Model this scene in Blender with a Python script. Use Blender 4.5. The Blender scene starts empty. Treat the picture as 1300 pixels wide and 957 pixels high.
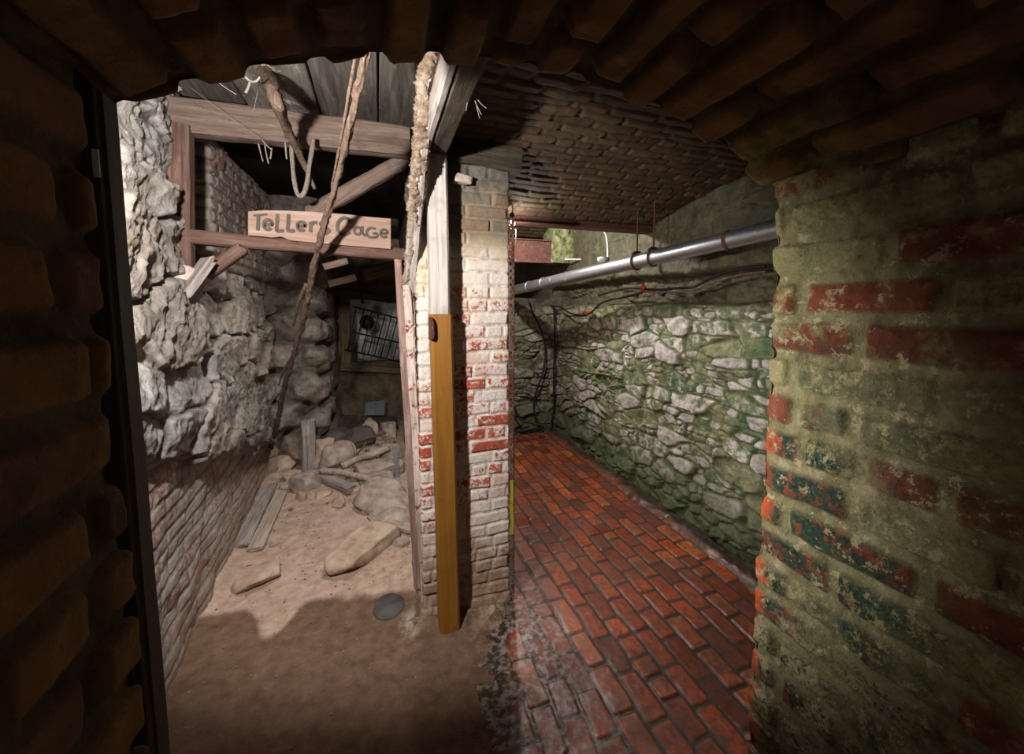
import bpy, bmesh, math, random
import numpy as np
from mathutils import Vector, Matrix, Quaternion

C = bpy.context.scene
COL = C.collection
random.seed(7)
# ------------------------------------------------------------------ camera
W, H = 1300, 957
F = 505.0; CX, CY = 650.0, 433.5
PHI = math.radians(18.6); TAU = math.radians(5.0); EYE = 1.6
cam_d = bpy.data.cameras.new('camera'); cam = bpy.data.objects.new('camera', cam_d); COL.objects.link(cam)
cam_d.sensor_width = 36; cam_d.lens = F/W*36; cam_d.clip_start = 0.02
cam_d.shift_y = -(H/2-CY)/W
cam.location = (0, 0, EYE); cam.rotation_euler = (math.pi/2-TAU, 0, -PHI)
C.camera = cam
fwd = Vector((math.sin(PHI)*math.cos(TAU), math.cos(PHI)*math.cos(TAU), -math.sin(TAU)))
rgt = Vector((math.cos(PHI), -math.sin(PHI), 0)); upv = rgt.cross(fwd)
def ray(px, py): return fwd + rgt*((px-CX)/F) + upv*((CY-py)/F)
def _o(): return Vector((0, 0, EYE))
def aty(px, py, Y): r = ray(px, py); return _o()+r*(Y/r.y)
def atx(px, py, X): r = ray(px, py); return _o()+r*(X/r.x)
def atz(px, py, Z): r = ray(px, py); return _o()+r*((Z-EYE)/r.z)
def atd(px, py, d): return _o()+ray(px, py)*d

# ------------------------------------------------------------------ noise
_T = np.random.default_rng(11).random((256, 256))
def vn(x, y):
    ix = np.floor(x).astype(int); iy = np.floor(y).astype(int)
    fx = x-ix; fy = y-iy; fx = fx*fx*(3-2*fx); fy = fy*fy*(3-2*fy)
    a = _T[ix & 255, iy & 255]; b = _T[(ix+1) & 255, iy & 255]; c = _T[ix & 255, (iy+1) & 255]; d = _T[(ix+1) & 255, (iy+1) & 255]
    return (a*(1-fx)+b*fx)*(1-fy)+(c*(1-fx)+d*fx)*fy
def fbm(x, y, s, o=4, seed=0.0, g=0.5):
    r = 0; a = 1; t = 0; x = np.asarray(x)*s+seed*17.3; y = np.asarray(y)*s+seed*7.9
    for i in range(o):
        r = r+a*vn(x, y); t += a; a *= g; x, y = x*1.6*0.9-y*1.25+31.7, x*1.25+y*1.6*0.9+11.3
    return r/t-0.5
def hsh(a, b, s=0.0):
    v = np.sin(a*127.1+b*311.7+s*74.7)*43758.5453; return v-np.floor(v)
def sst(a, b, x):
    t = np.clip((x-a)/(b-a), 0, 1); return t*t*(3-2*t)
def bricks(u, v, L=.2, Hh=.067, j=.01, r=.008, soft=.006, seed=1.0, split=.25, wob=.006):
    v = v+fbm(u, v, 3, 2, seed)*wob*2+fbm(u, v, 12, 2, seed+3)*wob
    u = u+fbm(u, v, 14, 2, seed+5)*wob
    row = np.floor(v/Hh); fv = v-row*Hh
    uu = u-((row % 2)*.5+hsh(row, 3, seed)*.16)*L
    c = np.floor(uu/L)
    jit = lambda cc: cc*L+(hsh(row, cc, seed+9)-.5)*L*.22
    c = np.where(uu < jit(c), c-1, c); c = np.where(uu >= jit(c+1), c+1, c)
    lo = jit(c); hi = jit(c+1)
    sp = hsh(row, c, seed+21) < split; mid = (lo+hi)/2; right = uu > mid
    c2 = np.where(sp & right, c+.5, c)
    lo = np.where(sp & right, mid, lo); hi = np.where(sp & ~right, mid, hi)
    dx = np.minimum(uu-lo, hi-uu)-j/2; dy = np.minimum(fv, Hh-fv)-j/2
    sd = r-np.hypot(np.maximum(r-dx, 0), np.maximum(r-dy, 0))
    sd = np.where((dx > r) & (dy > r), np.minimum(dx, dy), sd)
    m = sst(0, soft, sd)
    return m, hsh(row, c2, seed+2), hsh(row, c2, seed+4), (uu-(lo+hi)/2), (fv-Hh/2), sd
def stones(u, v, w, h, seed=1.0, jit=.42, p=3.0):
    u = u+fbm(u, v, 4, 3, seed)*w*.5; v = v+fbm(u, v, 3.2, 3, seed+2)*h*.8
    row0 = np.floor(v/h); f1 = np.full(u.shape, 9.); f2 = np.full(u.shape, 9.); idd = np.zeros(u.shape); cx = np.zeros(u.shape); cy = np.zeros(u.shape)
    for dr in (-1, 0, 1):
        row = row0+dr; off = (row % 2)*.5*w+hsh(row, 1, seed)*.3*w; c0 = np.floor((u-off)/w)
        for dc in (-1, 0, 1, 2):
            c = c0+dc; sx = off+(c+.5+(hsh(row, c, seed+1)-.5)*2*jit)*w; sy = (row+.5+(hsh(row, c, seed+2)-.5)*2*jit*.6)*h
            ws = .75+.6*hsh(row, c, seed+3)
            d = ((np.abs(u-sx)/w/ws)**p+(np.abs(v-sy)/h/ws**.5)**p)**(1/p)
            n = d < f1; f2 = np.where(n, f1, np.minimum(f2, d)); idd = np.where(n, hsh(row, c, seed+4), idd)
            cx = np.where(n, (u-sx)/w, cx); cy = np.where(n, (v-sy)/h, cy); f1 = np.where(n, d, f1)
    return f2-f1, idd, cx, cy

# ------------------------------------------------------------------ object helpers
def grid_obj(name, P, mat, attrs=None, kind=None, parent=None):
    nu, nv = P.shape[:2]; me = bpy.data.meshes.new(name)
    me.vertices.add(nu*nv); me.vertices.foreach_set('co', P.reshape(-1).astype(np.float32))
    i = np.arange(nu*nv).reshape(nu, nv)
    q = np.stack([i[:-1, :-1], i[1:, :-1], i[1:, 1:], i[:-1, 1:]], -1).reshape(-1, 4)
    n = len(q); me.loops.add(n*4); me.loops.foreach_set('vertex_index', q.reshape(-1).astype(np.int32))
    me.polygons.add(n); me.polygons.foreach_set('loop_start', np.arange(0, n*4, 4, dtype=np.int32))
    me.polygons.foreach_set('use_smooth', np.ones(n, dtype=bool))
    me.update(calc_edges=True)
    for k, a in (attrs or {}).items():
        at = me.attributes.new(k, 'FLOAT', 'POINT'); at.data.foreach_set('value', a.reshape(-1).astype(np.float32))
    me.materials.append(mat)
    o = bpy.data.objects.new(name, me); COL.objects.link(o)
    if kind: o['kind'] = kind
    if parent: o.parent = parent
    return o
def path2(pts, res, rad=.02):
    """dense polyline in a plane with rounded corners and smooth normals (left-hand side)"""
    pts = [np.array(p, float) for p in pts]; seg = []
    for a, b in zip(pts[:-1], pts[1:]):
        n = max(2, int(np.linalg.norm(b-a)/res)); seg += [a+(b-a)*k/n for k in range(n)]
    seg.append(pts[-1]); Q = np.array(seg)
    d = np.gradient(Q, axis=0); k = max(1, int(rad/res)); ker = np.hanning(2*k+3); ker /= ker.sum()
    pad = lambda A: np.pad(A, ((k+1, k+1), (0, 0)), mode='edge')
    Qp = np.pad(Q, ((k+1, k+1), (0, 0)), mode='reflect', reflect_type='odd')
    Q = np.stack([np.convolve(Qp[:, c], ker, 'valid') for c in (0, 1)], 1)
    d = np.stack([np.convolve(pad(d)[:, c], ker, 'valid') for c in (0, 1)], 1)
    d /= np.linalg.norm(d, axis=1, keepdims=True)
    N = np.stack([-d[:, 1], d[:, 0]], 1)
    L = np.concatenate([[0], np.cumsum(np.linalg.norm(np.diff(Q, axis=0), axis=1))])
    return Q, N, L
def wall_surf(pts, z0, z1, res, side=1, rad=.02):
    Q, N, L = path2(pts, res, rad); zz = np.linspace(z0, z1, int((z1-z0)/res)+1)
    U, Z = np.meshgrid(L, zz, indexing='ij'); P = np.zeros(U.shape+(3,)); Nn = np.zeros_like(P)
    P[..., 0] = Q[:, 0, None]; P[..., 1] = Q[:, 1, None]; P[..., 2] = Z
    Nn[..., 0] = N[:, 0, None]*side; Nn[..., 1] = N[:, 1, None]*side
    return U, Z, P, Nn
def tag(o, label, cat, group=None):
    o['label'] = label; o['category'] = cat
    if group: o['group'] = group
    return o
def empty(name, loc, label=None, cat=None, group=None):
    o = bpy.data.objects.new(name, None); COL.objects.link(o); o.location = loc; o.empty_display_size = .1
    if label: tag(o, label, cat, group)
    return o
def attach(ch, par):
    ch.parent = par; ch.matrix_parent_inverse = par.matrix_basis.inverted()   # every part keeps world coordinates in its own basis
    return ch
def link_bm(name, bm, mat, smooth=True, M=None, parent=None):
    me = bpy.data.meshes.new(name); bm.normal_update(); bm.to_mesh(me); bm.free(); me.materials.append(mat)
    if smooth: me.polygons.foreach_set('use_smooth', [True]*len(me.polygons))
    o = bpy.data.objects.new(name, me); COL.objects.link(o)
    if M is not None: o.matrix_world = M
    if parent: attach(o, parent)
    return o
from mathutils import noise as mn
def frame(p0, p1, side=None):
    z = (p1-p0).normalized(); s = Vector(side) if side else Vector((1, 0, 0))
    if abs(z.dot(s.normalized())) > .95: s = Vector((0, 1, 0))
    y = z.cross(s).normalized(); x = y.cross(z)
    return Matrix.Translation(p0) @ Matrix((x, y, z)).transposed().to_4x4()
def plank(name, p0, p1, w, h, mat, side=None, rough=.004, taper=1.0, seg=.05, parent=None, seed=0, bow=0, ragged=0.0, cs=3):
    """sawn timber / board: local Z is the grain; w across `side`, h the other way; worn arrises and bowed length"""
    p0 = Vector(p0); p1 = Vector(p1); L = (p1-p0).length; n = max(3, int(L/seg)); bm = bmesh.new(); rings = []
    ca = min(w, h)*.12; prof = []
    def edge(a, b):
        for k in range(cs): prof.append((a[0]+(b[0]-a[0])*k/cs, a[1]+(b[1]-a[1])*k/cs))
    hw, hh = w/2, h/2
    cn = [(-hw+ca, -hh), (hw-ca, -hh), (hw, -hh+ca), (hw, hh-ca), (hw-ca, hh), (-hw+ca, hh), (-hw, hh-ca), (-hw, -hh+ca)]
    for i in range(8):
        a, b = cn[i], cn[(i+1) % 8]
        if i % 2 == 0: edge(a, b)
        else: prof.append(a)
    for i in range(n+1):
        t = i/n; z = t*L; k = 1+(taper-1)*t; bx = bow*math.sin(t*math.pi); ring = []
        for j, (x, y) in enumerate(prof):
            nz = mn.noise(Vector((x*30+seed, y*30, z*6)))*rough+mn.noise(Vector((x*9+seed*3, y*9, z*25)))*rough*.5
            l = math.hypot(x, y) or 1
            zz = z
            if ragged and i in (0, n): zz += mn.noise(Vector((x*60, y*60, seed+i)))*ragged*2
            ring.append(bm.verts.new((x*k*(1+nz/l)+bx, y*k*(1+nz/l), zz)))
        rings.append(ring)
    m = len(prof)
    for a, b in zip(rings[:-1], rings[1:]):
        for j in range(m): bm.faces.new((a[j], a[(j+1) % m], b[(j+1) % m], b[j]))
    bm.faces.new(rings[0][::-1]); bm.faces.new(rings[-1])
    o = link_bm(name, bm, mat, False, frame(p0, p1, side), parent)
    return o
def tube_bm(bm, pts, rad, sides=10, rough=0.0, seed=0, cap=True):
    pts = [Vector(p) for p in pts]; n = len(pts); rad = rad if isinstance(rad, (list, tuple)) else [rad]*n
    up = Vector((0, 0, 1)); prev = None; rings = []
    for i, p in enumerate(pts):
        t = (pts[min(i+1, n-1)]-pts[max(i-1, 0)]).normalized()
        if prev is None:
            a = t.cross(up); a = t.cross(Vector((1, 0, 0))) if a.length < .1 else a; a.normalize()
        else: a = (prev-t*prev.dot(t)).normalized()
        prev = a; b = t.cross(a); ring = []
        for k in range(sides):
            th = 2*math.pi*k/sides; d = a*math.cos(th)+b*math.sin(th)
            r = rad[i]*(1+rough*(mn.noise(p*18+d*1.3+Vector((seed, 0, 0)))*1.2+mn.noise(p*60+d*2)*.6))
            ring.append(bm.verts.new(p+d*r))
        rings.append(ring)
    for x, y in zip(rings[:-1], rings[1:]):
        for k in range(sides): bm.faces.new((x[k], x[(k+1) % sides], y[(k+1) % sides], y[k]))
    if cap: bm.faces.new(rings[0][::-1]); bm.faces.new(rings[-1])
def smooth_pts(pts, n=8):
    pts = [Vector(p) for p in pts]; P = [pts[0]]+pts+[pts[-1]]; out = []
    for i in range(1, len(P)-2):
        a, b, c, d = P[i-1:i+3]
        for k in range(n):
            t = k/n; out.append(.5*((2*b)+(c-a)*t+(2*a-5*b+4*c-d)*t*t+(3*b-a-3*c+d)*t**3))
    out.append(pts[-1]); return out
def tube(name, pts, rad, mat, sides=10, rough=0.0, seed=0, n=8, parent=None):
    bm = bmesh.new(); P = smooth_pts(pts, n) if n > 1 else [Vector(p) for p in pts]
    if isinstance(rad, (list, tuple)) and len(rad) != len(P): rad = list(np.interp(np.linspace(0, 1, len(P)), np.linspace(0, 1, len(rad)), rad))
    tube_bm(bm, P, rad, sides, rough, seed); return link_bm(name, bm, mat, True, None, parent)
def rock(name, c, size, mat, seed=0, rot=(0, 0, 0), cuts=9, rough=.05, sub=4, parent=None):
    bm = bmesh.new(); bmesh.ops.create_icosphere(bm, subdivisions=sub, radius=1.0); rg = random.Random(seed); pl = []
    for k in range(cuts): pl.append((Vector((rg.gauss(0, 1), rg.gauss(0, 1), rg.gauss(0, .6))).normalized(), rg.uniform(.48, .68)))
    pl += [(Vector((0, 0, 1)), .62), (Vector((0, 0, -1)), .6)]
    for v in bm.verts:
        p = v.co.copy()
        for n, d in pl:
            e = p.dot(n)-d
            if e > 0: p -= n*e*.94
        p += v.co*(mn.fractal(v.co*2.3+Vector((seed*3.1, 0, 0)), 1, 2, 4)*rough+mn.noise(v.co*9+Vector((seed, 0, 0)))*rough*.35)
        v.co = Vector((p.x*size[0], p.y*size[1], p.z*size[2]))
    from mathutils import Euler
    M = Matrix.Translation(c) @ Euler(rot).to_matrix().to_4x4()
    return link_bm(name, bm, mat, True, M, parent)

# ------------------------------------------------------------------ materials
def hx(s):
    s = s.lstrip('#'); c = [int(s[i:i+2], 16)/255 for i in (0, 2, 4)]
    return tuple(x/12.92 if x <= .04045 else ((x+.055)/1.055)**2.4 for x in c)+(1,)
class G:
    def __init__(s, name):
        s.m = bpy.data.materials.new(name); s.m.use_nodes = True; s.t = s.m.node_tree; s.b = s.t.nodes['Principled BSDF']
        s.co = s.t.nodes.new('ShaderNodeTexCoord').outputs['Object']; s.hN = None
    def lk(s, v, sock):
        if isinstance(v, str): v = hx(v)
        if isinstance(v, (int, float)):
            if sock.type == 'RGBA': v = (v, v, v, 1)
            sock.default_value = v
        elif isinstance(v, tuple): sock.default_value = v if len(v) == len(sock.default_value) else v[:3]
        else: s.t.links.new(v, sock)
    def scale(s, sx, sy, sz, vec=None):
        n = s.t.nodes.new('ShaderNodeMapping'); s.lk(vec or s.co, n.inputs['Vector']); n.inputs['Scale'].default_value = (sx, sy, sz); return n.outputs[0]
    def noise(s, sc, det=5, ro=.6, vec=None, dist=0, col=False):
        n = s.t.nodes.new('ShaderNodeTexNoise'); s.lk(vec or s.co, n.inputs['Vector']); n.inputs['Scale'].default_value = sc
        n.inputs['Detail'].default_value = det; n.inputs['Roughness'].default_value = ro; n.inputs['Distortion'].default_value = dist
        return n.outputs['Color' if col else 'Fac']
    def vor(s, sc, feat='F1', vec=None, out='Distance', rnd=1):
        n = s.t.nodes.new('ShaderNodeTexVoronoi'); n.feature = feat; s.lk(vec or s.co, n.inputs['Vector']); n.inputs['Scale'].default_value = sc; n.inputs['Randomness'].default_value = rnd
        return n.outputs[out]
    def attr(s, name):
        n = s.t.nodes.new('ShaderNodeAttribute'); n.attribute_name = name; return n.outputs['Fac']
    def xyz(s):
        n = s.t.nodes.new('ShaderNodeSeparateXYZ'); s.lk(s.co, n.inputs[0]); return n.outputs[0], n.outputs[1], n.outputs[2]
    def ramp(s, f, stops, interp='LINEAR'):
        n = s.t.nodes.new('ShaderNodeValToRGB'); s.lk(f, n.inputs[0]); e = n.color_ramp.elements; n.color_ramp.interpolation = interp
        while len(e) < len(stops): e.new(.5)
        for k, (p, c) in enumerate(stops): e[k].position = p; e[k].color = hx(c) if isinstance(c, str) else (c, c, c, 1)
        return n.outputs[0]
    def ss(s, x, a, b, lo=0, hi=1):
        n = s.t.nodes.new('ShaderNodeMapRange'); n.interpolation_type = 'SMOOTHSTEP'; s.lk(x, n.inputs['Value'])
        n.inputs['From Min'].default_value = a; n.inputs['From Max'].default_value = b; n.inputs['To Min'].default_value = lo; n.inputs['To Max'].default_value = hi
        return n.outputs[0]
    def mix(s, f, a, b, mode='MIX'):
        n = s.t.nodes.new('ShaderNodeMix'); n.data_type = 'RGBA'; n.blend_type = mode; s.lk(f, n.inputs[0]); s.lk(a, n.inputs[6]); s.lk(b, n.inputs[7]); return n.outputs[2]
    def ma(s, op, a, b=0.0, clamp=False):
        n = s.t.nodes.new('ShaderNodeMath'); n.operation = op; n.use_clamp = clamp; s.lk(a, n.inputs[0]); s.lk(b, n.inputs[1]); return n.outputs[0]
    def mul(s, *a):
        r = a[0]
        for b in a[1:]: r = s.ma('MULTIPLY', r, b)
        return r
    def bump(s, h, st=.5, d=.01):
        n = s.t.nodes.new('ShaderNodeBump'); n.inputs['Strength'].default_value = st; n.inputs['Distance'].default_value = d; s.lk(h, n.inputs['Height'])
        if s.hN: s.t.links.new(s.hN, n.inputs['Normal'])
        s.hN = n.outputs[0]
    def out(s, col, rough=.85, metal=0.0, spec=.3):
        s.lk(col, s.b.inputs['Base Color']); s.lk(rough, s.b.inputs['Roughness']); s.lk(metal, s.b.inputs['Metallic']); s.b.inputs['Specular IOR Level'].default_value = spec
        if s.hN: s.t.links.new(s.hN, s.b.inputs['Normal'])
        return s.m

def m_dark_brick():
    g = G('dark_brick'); bm = g.attr('bm'); br = g.attr('br'); x, y, z = g.xyz()
    n = g.noise(14, 6, .65); f = g.noise(90, 4, .7)
    b = g.ramp(br, [(0, '#4a3020'), (.35, '#5f4029'), (.7, '#73502f'), (1, '#4f3d28')])
    b = g.mix(g.ss(n, .4, .7), b, '#7c5a34')
    mo = g.ramp(n, [(.3, '#2c2318'), (.7, '#5a4a31')])
    c = g.mix(bm, mo, b); c = g.mix(g.ss(f, .55, .75, 0, .5), c, '#241a11')
    mossm = g.mul(g.ss(x, .5, .74), g.ss(y, .33, .6), g.ss(n, .35, .6))
    c = g.mix(mossm, c, g.ramp(f, [(.3, '#5c6233'), (.7, '#a39a5c')]))
    g.bump(n, .5, .012); g.bump(f, .5, .004); return g.out(c, .9)
def m_jamb():
    g = G('mossy_jamb_brick'); bm = g.attr('bm'); br = g.attr('br'); b2 = g.attr('b2'); cor = g.attr('cor'); x, y, z = g.xyz()
    n = g.noise(7, 5, .6); n2 = g.noise(22, 6, .7); f = g.noise(110, 5, .75); sp = g.noise(60, 6, .8, g.scale(1, 1, .8))
    mortar = g.ramp(n2, [(.25, '#45482e'), (.5, '#837c58'), (.75, '#ada283')])
    red = g.ramp(n2, [(.3, '#5a2c1c'), (.55, '#85452e'), (.75, '#a06a4c')])
    khaki = g.ramp(f, [(.3, '#6d6a40'), (.55, '#9a9468'), (.75, '#bdb48c')])
    smear = g.ss(g.ma('ADD', g.ss(z, 1.38, 1.55, 0, .12),  g.ma('ADD', g.ma('MULTIPLY', br, .55), g.ma('MULTIPLY', n2, .8))), .56, .70)
    b = g.mix(smear, red, khaki)
    algz = g.mul(g.ss(g.ma('ADD', y, g.ma('MULTIPLY', n, .3)), .38, .55), g.ss(z, 1.60, 1.45), g.ss(b2, .05, .15))
    speck = g.ss(g.ma('ADD', g.ma('MULTIPLY', sp, .75), g.ma('MULTIPLY', n2, .25)), .46, .50)
    alg = g.mul(algz, speck)
    b = g.mix(alg, b, g.ramp(f, [(.3, '#06140f'), (.55, '#123a30'), (.75, '#2a5a3c')]))
    low = g.mul(g.ss(z, 1.2, .8), g.ss(n, .45, .6), g.ss(f, .4, .55))
    b = g.mix(low, b, '#b9ad88')
    orange = g.mul(g.ss(g.ma('ADD', cor, g.ma('MULTIPLY', n2, .10)), .095, .065), g.ss(z, 1.42, 1.3), g.ss(b2, .1, .3))
    b = g.mix(orange, b, g.ramp(f, [(.3, '#a13a16'), (.7, '#c95a2a')]))
    c = g.mix(bm, mortar, b)
    grn = g.mul(g.ss(n, .45, .62), g.ss(n2, .45, .6), g.ss(y, .2, .45))
    c = g.mix(g.mul(grn, .4), c, '#4a6230')
    pale = g.ss(g.noise(34, 6, .8), .56, .60, 0, .75); c = g.mix(pale, c, '#b8ad86')
    c = g.mix(g.ss(f, .58, .75, 0, .6), c, '#1d1f12')
    g.bump(n2, .8, .012); g.bump(f, .9, .006); g.bump(alg, .5, .004)
    return g.out(c, g.ss(alg, 0, 1, .85, .35), 0, .4)
def m_pier():
    g = G('whitewashed_brick'); bm = g.attr('bm'); br = g.attr('br'); x, y, z = g.xyz()
    n = g.noise(6, 4, .6); n2 = g.noise(26, 6, .7); f = g.noise(120, 4, .7); big = g.noise(2.2, 3, .5)
    red = g.ramp(n2, [(.3, '#7e3524'), (.6, '#a8523c'), (.8, '#b96a52')])
    zone = g.mul(g.ss(z, .55, .8), g.ss(z, 1.35, 1.1))
    chip = g.ma('ADD', g.ma('ADD', g.ma('MULTIPLY', g.noise(34, 7, .8), 1.0), g.ma('MULTIPLY', br, .20)), g.ma('ADD', g.ma('MULTIPLY', zone, .07), g.ma('MULTIPLY', n, .25)))
    ch = g.mul(g.ss(chip, .80, .83), g.ss(z, 2.0, 1.75), g.ss(bm, .3, .9))
    thin = g.mul(g.ss(n, .42, .62), .38, g.ss(z, 1.95, 1.6))
    white = g.ramp(f, [(.3, '#b3a79c'), (.6, '#d6cdc4')])
    c = g.mix(thin, white, '#b98576'); c = g.mix(ch, c, red)
    c = g.mix(g.mul(g.ss(bm, .6, .0), g.ss(n2, .45, .6), .45), c, '#4d4038')
    top = g.ss(g.ma('ADD', z, g.ma('MULTIPLY', n, .25)), 1.9, 2.1)
    tc = g.mix(g.ss(br, .3, .8), g.ramp(n2, [(.3, '#16140b'), (.5, '#423a20'), (.65, '#5e4220'), (.8, '#454f35')]), g.ramp(n2, [(.3, '#241708'), (.5, '#64401c'), (.7, '#3f4a2e')])); tc = g.mix(g.mul(g.ss(bm, .6, .1), .6), tc, '#75694f'); tc = g.mix(g.ss(g.ma('ADD', z, g.ma('MULTIPLY', n, .2)), 2.22, 2.34), tc, '#1d150d')
    c = g.mix(g.mul(top, .85), c, tc)
    cream = g.mul(g.ss(z, 1.5, 1.8), g.ss(z, 2.0, 1.86), g.ss(n, .3, .6), .5); c = g.mix(cream, c, '#c9b592')
    bot = g.ss(g.ma('ADD', z, g.ma('MULTIPLY', n, -.5)), .32, -.15)
    c = g.mix(bot, c, g.ramp(n2, [(.3, '#6a5140'), (.6, '#a08672'), (.8, '#c6b7a4')]))
    c = g.mix(g.ss(f, .66, .74, 0, .7), c, '#51433a')
    g.bump(n2, .4, .006); g.bump(f, .4, .002); g.bump(ch, .25, -.003); return g.out(c, .75)
def m_left():
    g = G('limewashed_rubble'); bm = g.attr('bm'); br = g.attr('br'); x, y, z = g.xyz(); lo = g.attr('low')
    n = g.noise(4, 5, .6); n2 = g.noise(16, 7, .7); f = g.noise(75, 5, .75); big = g.noise(1.4, 2, .5)
    c = g.ramp(n2, [(.25, '#565250'), (.45, '#8b8784'), (.65, '#b5b1ad'), (.85, '#c9c6c3')])
    c = g.mix(g.ss(br, .3, 1, 0, .5), c, '#8d7f72')
    c = g.mix(g.ss(n, .5, .68, 0, .6), c, '#6f675a')
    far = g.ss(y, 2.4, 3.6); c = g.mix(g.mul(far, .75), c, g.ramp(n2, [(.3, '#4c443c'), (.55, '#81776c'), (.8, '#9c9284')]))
    yel = g.mul(g.ss(g.noise(9, 4, .6), .58, .7), .5); c = g.mix(yel, c, '#857846')
    bc = g.ramp(br, [(0, '#9a928b'), (.4, '#aaa29b'), (.7, '#94847c'), (1, '#8b6257')])
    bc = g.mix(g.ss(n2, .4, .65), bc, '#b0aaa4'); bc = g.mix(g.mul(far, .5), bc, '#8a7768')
    c = g.mix(lo, c, bc)
    c = g.mix(g.mul(g.ss(bm, .7, 0), g.mix(lo, .55, .4)), c, g.mix(lo, '#3a332d', '#6b6058'))
    dust = g.ss(z, .35, .02, 0, .7); c = g.mix(dust, c, '#97806f')
    c = g.mix(g.ss(f, .6, .75, 0, .55), c, '#3a3531')
    g.bump(n2, .8, .03); g.bump(f, .8, .008); return g.out(c, .92, 0, .15)
def m_right():
    g = G('mossy_rubble'); bm = g.attr('bm'); br = g.attr('br'); cc = g.attr('cc'); x, y, z = g.xyz()
    n = g.noise(3.0, 4, .6); n2 = g.noise(13, 6, .7); f = g.noise(60, 5, .75); big = g.noise(1.1, 2, .5)
    mos = g.ramp(n2, [(.2, '#2f3a24'), (.42, '#5d6647'), (.6, '#8b8868'), (.8, '#a8a283')])
    mos = g.mix(g.ss(n, .5, .62, 0, .65), mos, '#45603f'); mos = g.mix(g.ss(g.noise(5, 3), .56, .66, 0, .45), mos, '#858054')
    st = g.ramp(n2, [(.2, '#56504a'), (.45, '#99928c'), (.7, '#d3ccc7'), (.9, '#e5dfdc')])
    bare = g.mul(g.ss(bm, .5, 1), g.ss(g.ma('ADD', g.ma('MULTIPLY', br, .5), g.ma('ADD', g.ma('MULTIPLY', n2, .7), g.ma('MULTIPLY', n, .35))),   .70, .80))
    hi = g.ss(z, 1.66, 1.5)
    c = g.mix(g.mul(bare, hi, g.ss(z, .1, .35)), mos, st)
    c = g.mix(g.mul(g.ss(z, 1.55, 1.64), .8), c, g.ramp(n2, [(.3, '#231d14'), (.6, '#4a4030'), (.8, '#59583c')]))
    c = g.mix(g.mul(g.ss(bm, .55, 0), .6), c, '#2a2a18')
    c = g.mix(g.ss(f, .58, .72, 0, .6), c, '#242818')
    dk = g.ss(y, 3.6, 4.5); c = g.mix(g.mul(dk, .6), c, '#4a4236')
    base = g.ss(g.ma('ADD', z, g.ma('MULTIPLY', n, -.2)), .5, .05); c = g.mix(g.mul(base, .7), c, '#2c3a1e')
    g.bump(n2, .7, .03); g.bump(f, .7, .008); return g.out(c, g.ss(n, .3, .7, .5, .8), 0, .4)
def m_vault():
    g = G('vault_brick'); bm = g.attr('bm'); br = g.attr('br'); n = g.noise(9, 6, .7); f = g.noise(80, 4, .7)
    c = g.ramp(br, [(0, '#3c2718'), (.5, '#4b3320'), (1, '#544228')]); c = g.mix(g.ss(n, .4, .65, 0, .6), c, '#463c24')
    c = g.mix(bm, '#3a2c1c', c); c = g.mix(g.ss(f, .58, .72, 0, .6), c, '#261a10')
    g.bump(n, .5, .012); g.bump(f, .4, .004); return g.out(c, .85)
def m_brickfloor():
    g = G('wet_red_brick_paving'); bm = g.attr('bm'); br = g.attr('br'); b2 = g.attr('b2'); x, y, z = g.xyz()
    n = g.noise(5, 5, .6); n2 = g.noise(30, 6, .7); f = g.noise(130, 4, .7)
    c = g.ramp(br, [(0, '#5a2615'), (.2, '#8a3a1b'), (.5, '#a84b20'), (.7, '#7d3419'), (.85, '#b5602a'), (1, '#5c2b1e')])
    c = g.mix(g.ss(n2, .42, .62, 0, .7), c, '#4f2718'); c = g.mix(g.ss(g.noise(2.2, 3, .5), .48, .62, 0, .5), c, '#55332a')
    dull = g.attr('dull'); c = g.mix(g.mul(dull, .75), c, '#6f4a42')
    c = g.mix(g.mul(g.ss(n, .5, .66), .6), c, '#4a3128')
    mo = g.ramp(n2, [(.3, '#231a14'), (.6, '#40352b'), (.8, '#5c5248')])
    c = g.mix(bm, mo, c)
    salt = g.mul(g.attr('salt'), g.ss(n2, .46, .6)); c = g.mix(g.mul(salt, .6), c, '#a39a94')
    c = g.mix(g.ss(f, .62, .72, 0, .7), c, '#20130c')
    g.bump(n2, .35, .006); g.bump(f, .3, .002)
    r = g.ma('ADD', g.ss(n, .35, .65, .22, .55), g.ma('MULTIPLY', n2, .25)); return g.out(c, r, 0, .5)
def m_dirt():
    g = G('packed_dirt'); n = g.noise(2.2, 5, .6); n2 = g.noise(14, 7, .7); f = g.noise(90, 5, .75); near_brown = g.attr('near_brown')
    c = g.ramp(n2, [(.25, '#8a7362'), (.5, '#b09886'), (.75, '#c9b5a5')])
    c = g.mix(g.ss(n, .5, .64, 0, .45), c, '#c4aba4'); c = g.mix(g.ss(f, .58, .70, 0, .55), c, '#665142')
    c = g.mix(near_brown, c, g.ramp(n2, [(.25, '#3f2d20'), (.5, '#5b4230'), (.8, '#705542')]))
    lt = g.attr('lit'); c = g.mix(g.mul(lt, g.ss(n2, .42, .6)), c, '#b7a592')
    g.bump(n2, .6, .02); g.bump(f, .6, .006); return g.out(c, .92, 0, .2)
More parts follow.
